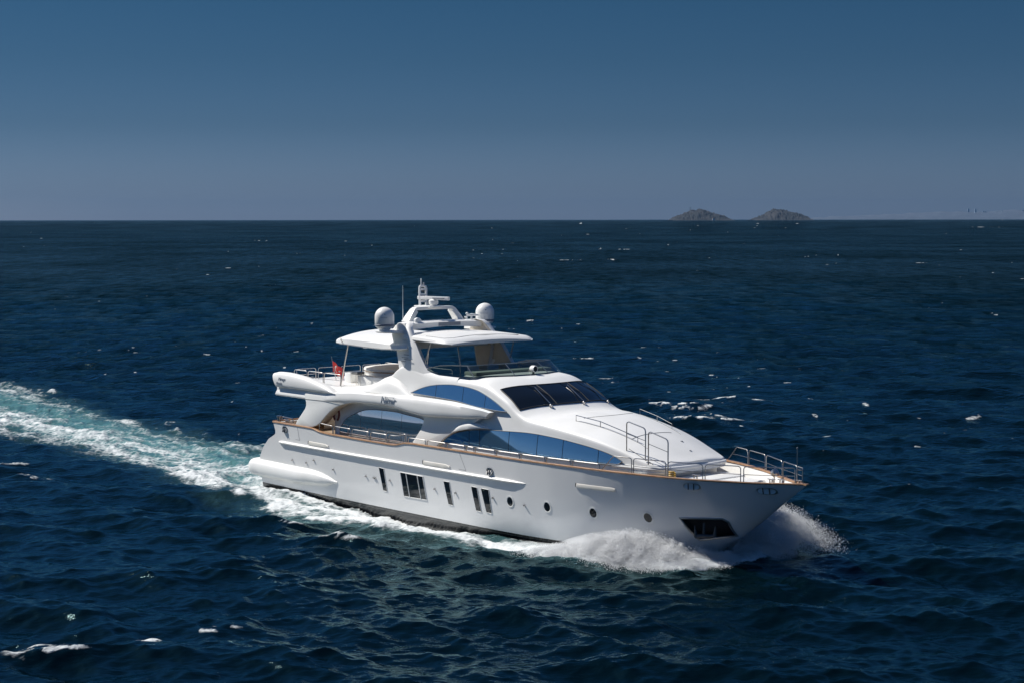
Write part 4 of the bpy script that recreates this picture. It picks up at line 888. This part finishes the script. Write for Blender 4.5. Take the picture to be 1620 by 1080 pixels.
fm_ = mth(sea, 'MULTIPLY', fmask.outputs[0], gate.outputs[0], clamp=True)
wn = noise(sea, .02, 3, pos, .5)
cmx = node(sea, 'ShaderNodeMix', data_type='RGBA'); cmx.inputs[6].default_value = (.0003, .0032, .0048, 1); cmx.inputs[7].default_value = (.0004, .0046, .0066, 1); lk(sea, wn, cmx.inputs[0])
aqm = node(sea, 'ShaderNodeMix', data_type='RGBA'); aqm.inputs[7].default_value = (.083, .195, .195, 1); lk(sea, mth(sea, 'MULTIPLY', aq.outputs['Fac'], mth(sea, 'ADD', .45, f1), clamp=True), aqm.inputs[0]); lk(sea, cmx.outputs[2], aqm.inputs[6])
fcol = node(sea, 'ShaderNodeMix', data_type='RGBA'); fcol.inputs[7].default_value = (.67, .70, .705, 1); lk(sea, fm_, fcol.inputs[0]); lk(sea, aqm.outputs[2], fcol.inputs[6]); lk(sea, fcol.outputs[2], b.inputs['Base Color'])
b.inputs['Roughness'].default_value = .8
ua = node(sea, 'ShaderNodeAttribute', attribute_name='unresolved'); h4 = noise(sea, .30, 5, pos, .6, .0, (R(10), (.75, 1.3, 1)))
lane = mth(sea, 'ADD', mth(sea, 'MULTIPLY', noise(sea, 1.0, 5, pos, .7, 0.0, (R(3), (.09, .018, 1))), .35), mth(sea, 'MULTIPLY', noise(sea, 1.0, 4, pos, .75, 0.0, (R(-4), (.36, .085, 1))), .65))
h2 = noise(sea, 3.2, 3, pos, .5, .2, (R(-10), (.8, 1.5, 1))); h3 = noise(sea, .9, 4, pos, .55, .2, (R(12), (.7, 1.6, 1)))
hgt = mth(sea, 'ADD', mth(sea, 'MULTIPLY', h2, .030), mth(sea, 'ADD', mth(sea, 'MULTIPLY', h3, .075), mth(sea, 'ADD', mth(sea, 'MULTIPLY', fm_, .05), mth(sea, 'MULTIPLY', mth(sea, 'MULTIPLY', h4, ua.outputs['Fac']), 3.2))))
bp = node(sea, 'ShaderNodeBump'); bp.inputs['Strength'].default_value = .9; bp.inputs['Distance'].default_value = 1.0; lk(sea, hgt, bp.inputs['Height']); lk(sea, bp.outputs[0], b.inputs['Normal'])
# sky reflection: Fresnel, levelling off at grazing angles as on a rough sea
gls = node(sea, 'ShaderNodeBsdfGlossy'); gls.inputs['Roughness'].default_value = .04; gls.inputs['Color'].default_value = (.58, .90, .94, 1); lk(sea, bp.outputs[0], gls.inputs['Normal'])
frn = node(sea, 'ShaderNodeFresnel'); frn.inputs[0].default_value = 1.33; lk(sea, bp.outputs[0], frn.inputs['Normal'])
rfl = mth(sea, 'MULTIPLY', mth(sea, 'MINIMUM', frn.outputs[0], mth(sea, 'MULTIPLY', mth(sea, 'SUBTRACT', .50, mth(sea, 'MULTIPLY', ua.outputs['Fac'], 1.12)), mth(sea, 'ADD', 1.0, mth(sea, 'MULTIPLY', mth(sea, 'MULTIPLY', mth(sea, 'SUBTRACT', lane, .5), ua.outputs['Fac']), 21.0)))), mth(sea, 'SUBTRACT', 1.0, mth(sea, 'MULTIPLY', fm_, .9)))
msh = node(sea, 'ShaderNodeMixShader'); lk(sea, rfl, msh.inputs[0]); lk(sea, b.outputs[0], msh.inputs[1]); lk(sea, gls.outputs[0], msh.inputs[2])
lk(sea, msh.outputs[0], [q for q in sea.node_tree.nodes if q.type == 'OUTPUT_MATERIAL'][0].inputs['Surface'])
egq = EG[quads].max(1) > .22
tag(sea_mesh('sea', quads[~egq], sea), "dark blue choppy sea with scattered whitecaps reaching to the horizon", "sea", kind='structure')
tag(sea_mesh('wake', quads[egq], sea), "white foam and turquoise churned water trailing behind and beside the yacht", "wake", kind='stuff')

# ------------------------------------------------------------------ bow spray: thousands of droplets
def spray():
    pts = []; rad_ = []
    def sheet(n, side):
        x = 31.4 - rng.beta(1.25, 1.7, n)*(7.2 if side < 0 else 5.5)
        hbv = hullB(x, .45 + 0*x)*.98
        t = rng.random(n)**.8; age = (31.4 - x)
        vo = .6 + 2.4*rng.random(n)*np.clip(age/2 + .4, 0, 1.2) if side < 0 else .8 + 4.6*rng.random(n)**.8
        y = hbv + vo*t*(1.0); zmax = (.16 + 1.1*rng.random(n)**2.6)*np.clip(1.1 - np.abs(age - 3.1)/3.4, .10, 1) if side < 0 else (.3 + 1.5*rng.random(n)**1.3)
        z = .12 + zmax*4*t*(1 - t)*.95 + rng.normal(0, .06, n)
        x2 = x + (1.2*t if side < 0 else 2.4*t*rng.random(n)) + rng.normal(0, .08, n)
        P = np.stack([x2, side*y + rng.normal(0, .05, n), np.maximum(z, .0)], -1)
        # clumping
        c = fbm(P[:, 0]*2.2, P[:, 2]*3.0 + P[:, 1]*1.5, 31, 3); k = rng.random(n) < .12 + .88*sst(.30, .60, c)
        pts.append(P[k]); rad_.append(.0055 + .008*rng.random(k.sum())**2.5 + .012*(rng.random(k.sum()) < .02))
    def jets(nj, per, side):
        for _ in range(nj):
            age = rng.beta(1.4, 1.7)*(7.0 if side < 0 else 5.0); x = 31.4 - age; n = int(per*(.4 + rng.random()*1.2))
            hb0 = float(hullB(x, .45)); vo = (.9 + 1.9*rng.random())*min(1.2, age/2 + .4) if side < 0 else .8 + 4.4*rng.random(); zm = (.2 + .95*rng.random()**1.7)*max(.12, 1.1 - abs(age - 3.1)/3.4) if side < 0 else .4 + 1.25*rng.random()
            t0 = rng.random()*.55; t = t0 + (1 - t0)*rng.random(n)**.8*(.4 + .6*rng.random()); sp = .02 + .10*t
            P = np.stack([x + (1.0 if side < 0 else 2.0)*t*rng.random() + rng.normal(0, 1, n)*sp, side*(hb0 + vo*t + rng.normal(0, 1, n)*sp*.8), np.maximum(.1 + zm*4*t*(1 - t*.98) + rng.normal(0, 1, n)*sp*.8, 0)], -1)
            pts.append(P); rad_.append(.006 + .010*rng.random(n)**2)
    sheet(230000, -1); sheet(150000, 1); jets(420, 420, -1); jets(330, 380, 1)
    return np.concatenate(pts), np.concatenate(rad_)
P, q = spray(); n = len(P)
tet = np.array([(1, 1, 1), (1, -1, -1), (-1, 1, -1), (-1, -1, 1)], float)/math.sqrt(3)*1.5
ang = rng.random((n, 3))*6.283
ca, sa = np.cos(ang[:, 0]), np.sin(ang[:, 0]); cb, sb = np.cos(ang[:, 1]), np.sin(ang[:, 1])
Rm = np.zeros((n, 3, 3)); Rm[:, 0] = np.stack([ca*cb, -sa, ca*sb], -1); Rm[:, 1] = np.stack([sa*cb, ca, sa*sb], -1); Rm[:, 2] = np.stack([-sb, 0*sb, cb], -1)
V = np.einsum('nij,kj->nki', Rm, tet)*q[:, None, None] + P[:, None, :]
me = bpy.data.meshes.new('bow_spray'); fq = (np.arange(n)[:, None, None]*4 + np.array([(0, 1, 2), (0, 3, 1), (0, 2, 3), (1, 3, 2)])[None]).reshape(-1, 3)
me.vertices.add(n*4); me.vertices.foreach_set('co', V.reshape(-1).astype(np.float32)); me.loops.add(len(fq)*3); me.loops.foreach_set('vertex_index', fq.reshape(-1).astype(np.int32)); me.polygons.add(len(fq)); me.polygons.foreach_set('loop_start', np.arange(0, len(fq)*3, 3, dtype=np.int32)); me.update(calc_edges=True)
dm = bpy.data.materials.new('water_droplets'); dm.use_nodes = True; n_ = dm.node_tree; n_.nodes.clear(); o_ = n_.nodes.new('ShaderNodeOutputMaterial'); a_ = n_.nodes.new('ShaderNodeAddShader'); d_ = n_.nodes.new('ShaderNodeBsdfDiffuse'); t2 = n_.nodes.new('ShaderNodeBsdfTranslucent')
d_.inputs[0].default_value = (.52, .525, .53, 1); t2.inputs[0].default_value = (.46, .465, .47, 1); n_.links.new(d_.outputs[0], a_.inputs[0]); n_.links.new(t2.outputs[0], a_.inputs[1]); n_.links.new(a_.outputs[0], o_.inputs[0])
me.materials.append(dm); so = bpy.data.objects.new('bow_spray', me); COL.objects.link(so); so.location = YO; so.rotation_euler = (0, 0, YRZ)
tag(so, "white spray thrown up on both sides of the yacht's bow", "spray", kind='stuff')

# soft mist hanging in the spray
def mist(side, xs_, hs, ws):
    m = MB(); rs = []
    for x, h, w in zip(xs_, hs, ws):
        y0 = max(0.02, float(hullB(x, .5)) - .12) if x < 31 else .02
        rs.append([(x, side*(y0 + w*(.5 - .5*math.cos(a))), -.25 + (h + .25)*math.sin(a)**.7) for a in np.linspace(.0, math.pi, 15)] )
    m.loft(rs); o = m.build('spray_mist', mist_m, None, smooth=180); o.location = YO; o.rotation_euler = (0, 0, YRZ); return o
mist_m = bpy.data.materials.new('mist'); mist_m.use_nodes = True; n = mist_m.node_tree; n.nodes.clear(); o_ = n.nodes.new('ShaderNodeOutputMaterial'); pv = n.nodes.new('ShaderNodeVolumePrincipled'); pv.inputs['Color'].default_value = (.96, .97, .98, 1); pv.inputs['Anisotropy'].default_value = .3
tc_ = n.nodes.new('ShaderNodeTexCoord'); nz_ = n.nodes.new('ShaderNodeTexNoise'); nz_.inputs['Scale'].default_value = 1.6; nz_.inputs['Detail'].default_value = 4; nz_.inputs['Distortion'].default_value = .6; n.links.new(tc_.outputs['Object'], nz_.inputs['Vector'])
m1 = n.nodes.new('ShaderNodeMapRange'); m1.inputs[1].default_value = .42; m1.inputs[2].default_value = .68; m1.inputs[3].default_value = 0; m1.inputs[4].default_value = 2.6; n.links.new(nz_.outputs[0], m1.inputs[0])
sz_ = n.nodes.new('ShaderNodeSeparateXYZ'); n.links.new(tc_.outputs['Object'], sz_.inputs[0]); m2 = n.nodes.new('ShaderNodeMapRange'); m2.inputs[1].default_value = .1; m2.inputs[2].default_value = 1.35; m2.inputs[3].default_value = 1.0; m2.inputs[4].default_value = .04; n.links.new(sz_.outputs['Z'], m2.inputs[0])
m3 = n.nodes.new('ShaderNodeMath'); m3.operation = 'MULTIPLY'; n.links.new(m1.outputs[0], m3.inputs[0]); n.links.new(m2.outputs[0], m3.inputs[1]); n.links.new(m3.outputs[0], pv.inputs['Density']); n.links.new(pv.outputs[0], o_.inputs['Volume'])
ms = mist(-1, np.linspace(21.5, 31.6, 24), ip(np.linspace(21.5, 31.6, 24), [21.5, 24.5, 26.5, 28.3, 29.8, 31.6], [.08, .25, .95, 1.45, .7, .08]), ip(np.linspace(21.5, 31.6, 24), [21.5, 25, 29, 31.6], [1.2, 2.4, 2.6, .6])); tag(ms, "soft white mist of the bow spray along the starboard hull side", "mist", kind='stuff')
ms = mist(1, np.linspace(26.0, 32.8, 20), ip(np.linspace(26.0, 32.8, 20), [26, 28, 29.5, 31, 32.8], [.3, 1.4, 1.6, 1.2, .1]), ip(np.linspace(26.0, 32.8, 20), [26, 28, 31, 32.8], [3.4, 4.4, 4.6, 2.4])); tag(ms, "soft white mist of the spray beyond the port side of the bow", "mist", kind='stuff')

# ------------------------------------------------------------------ islands and far coast
def land(name, dist, prof, depth, mt, seed, rough, nx=220, ny=40, amp=1.0):
    """prof: list of (angle tangent, elevation tangent) seen from the camera position's meridian"""
    px = np.array([p[0] for p in prof])*dist; pz = np.array([p[1] for p in prof])*dist + 6
    xs = np.linspace(px[0], px[-1], nx); f = pch(px, pz); m = MB(); G = np.zeros((nx, ny, 3))
    for i, x in enumerate(xs):
        for j in range(ny):
            v = j/(ny-1)*2 - 1; h = float(f(x))*max(0, 1 - abs(v)**1.7)
            G[i, j] = (x + dist*0, dist + v*depth, h)
    nn = fbm(G[..., 0]/rough, G[..., 1]/rough + seed, seed, 5); n2 = fbm(G[..., 0]/(rough*.22), G[..., 1]/(rough*.22), seed + 5, 3)
    G[..., 2] = np.where(G[..., 2] > .1, G[..., 2]*(1 + amp*(.76*nn - .38)) + amp*(n2 - .5)*rough*.42*np.clip(G[..., 2]/25, 0, 1), -1)
    m.grid(G); return m.build(name, mt, None, smooth=180, weld=1e-3)
rk = mat('island_rock', (.2, .18, .16), .9); ns = vary(rk, .0075, (.005, .009, .012), (.027, .027, .030), detail=8, lo=.45, hi=.66)
D1 = 20000.0
i1 = land('island', D1, [(.0892, 0), (.0915, .0016), (.0945, .0028), (.0975, .0034), (.1000, .0042), (.1025, .0052), (.1060, .0056), (.1095, .0055), (.1112, .0048), (.1125, .0040), (.1150, .0034), (.1180, .0024), (.1205, .0012), (.1236, 0)], 440, rk, 3, 88)
tag(i1, "low rocky islet on the horizon with a thin mast, left of the two", "island", kind='structure')
i2 = land('island', D1*1.06, [(.1345, 0), (.1385, .0014), (.1420, .0032), (.1450, .0050), (.1485, .0062), (.1520, .0059), (.1555, .0050), (.1600, .0036), (.1640, .0024), (.1675, 0)], 480, rk, 9, 120)
tag(i2, "peaked bare rocky islet on the horizon, right of the two", "island", kind='structure')
m = MB(); m.tube([(.1003*D1, D1 - 30, 50), (.1003*D1, D1 - 30, .0070*D1 + 14)], [3.6, 2.2], 6); m.box((.1003*D1, D1 - 30, .0064*D1 + 14), (20, 2.4, 2.4)); m.box((.1003*D1, D1 - 30, .0055*D1 + 14), (14, 2.4, 2.4)); tag(m.build('mast_tower', M['grp']), "thin lattice mast standing on the left islet", "mast")
wl = mat('white_wall', (.7, .7, .68), .8); rf = mat('tile_roof', (.3, .14, .1), .8)
m = MB(); m.box((.1110*D1, D1 - 470, 12), (30, 16, 22)); bo = m.build('shore_house', wl); tag(bo, "small white house at the foot of the left islet", "house")
m = MB(); m.prism([(.1110*D1 - 17, 23.2), (.1110*D1, 30), (.1110*D1 + 17, 23.2)], D1 - 480, D1 - 460); m.build('roof', rf, bo)
cm = mat('haze_tinted_land', (.10, .115, .09), .9); vary(cm, .004, (.082, .108, .148), (.088, .114, .155), detail=6)  # blue of the distant haze mixed into the land's colour
D2 = 45000.0; twm = mat('haze_tinted_concrete', (.36, .44, .54), .9)  # towers' colour lightened against their shaded faces, with haze blue mixed in
co_ = land('far_coast', D2, [(.163, 0), (.170, .0008), (.185, .0016), (.2107, .0027), (.23, .0036), (.2464, .0040), (.262, .0043), (.2821, .0050), (.31, .0054), (.36, .0050), (.42, .003), (.46, 0)], 1500, cm, 15, 900, nx=300, ny=24, amp=.18)
tag(co_, "faint hazy coastline rising along the right end of the horizon", "coast", kind='structure')
k = 0
for tx in np.concatenate([[.2560, .2582], np.linspace(.264, .289, 8)]):
    tx += rng.normal()*.0012; tz = float(ip(tx, [.24, .262, .2821, .30], [.0038, .0043, .0050, .0052])); h = (.0003 + .0006*rng.random())*D2
    if .2545 < tx < .2600: h = .0022*D2
    w_ = D2*(.0006 + .0005*rng.random()); zb = tz*D2*.72
    m = MB(); m.box((tx*D2, D2 - 300, zb + h/2), (w_, 30, h + 60)); m.box((tx*D2, D2 - 300, zb + h + 36), (w_*.5, 20, 14))
    o = m.build('tower_block', twm); tag(o, "hazy tower block on the skyline of the far coast at the right", "building", group="tower blocks on the far coast")

# ------------------------------------------------------------------ air between here and the far shore
HZ = 9000.0
hb_ = MB(); hb_.box((8000, 23500, 250), (36000, 48000, 520)); hz = hb_.build('haze', [], None, smooth=0)
hmz = bpy.data.materials.new('haze_air'); hmz.use_nodes = True; n = hmz.node_tree; n.nodes.clear(); o_ = n.nodes.new('ShaderNodeOutputMaterial'); pv = n.nodes.new('ShaderNodeVolumePrincipled')
pv.inputs['Color'].default_value = (.12, .23, .40, 1); pv.inputs['Density'].default_value = 1.4e-5; pv.inputs['Anisotropy'].default_value = .2
n.links.new(pv.outputs[0], o_.inputs['Volume']); hz.data.materials.clear(); hz.data.materials.append(hmz)
tag(hz, "thin blue haze fading the islets and the far coast", "haze", kind='stuff')
S.cycles.caustics_reflective = False; S.cycles.caustics_refractive = False; S.cycles.sample_clamp_direct = 2.2; S.cycles.sample_clamp_indirect = 2.0; S.cycles.diffuse_bounces = 8; S.cycles.volume_bounces = 3; S.cycles.transmission_bounces = 8; S.cycles.max_bounces = 10; S.cycles.transparent_max_bounces = 12
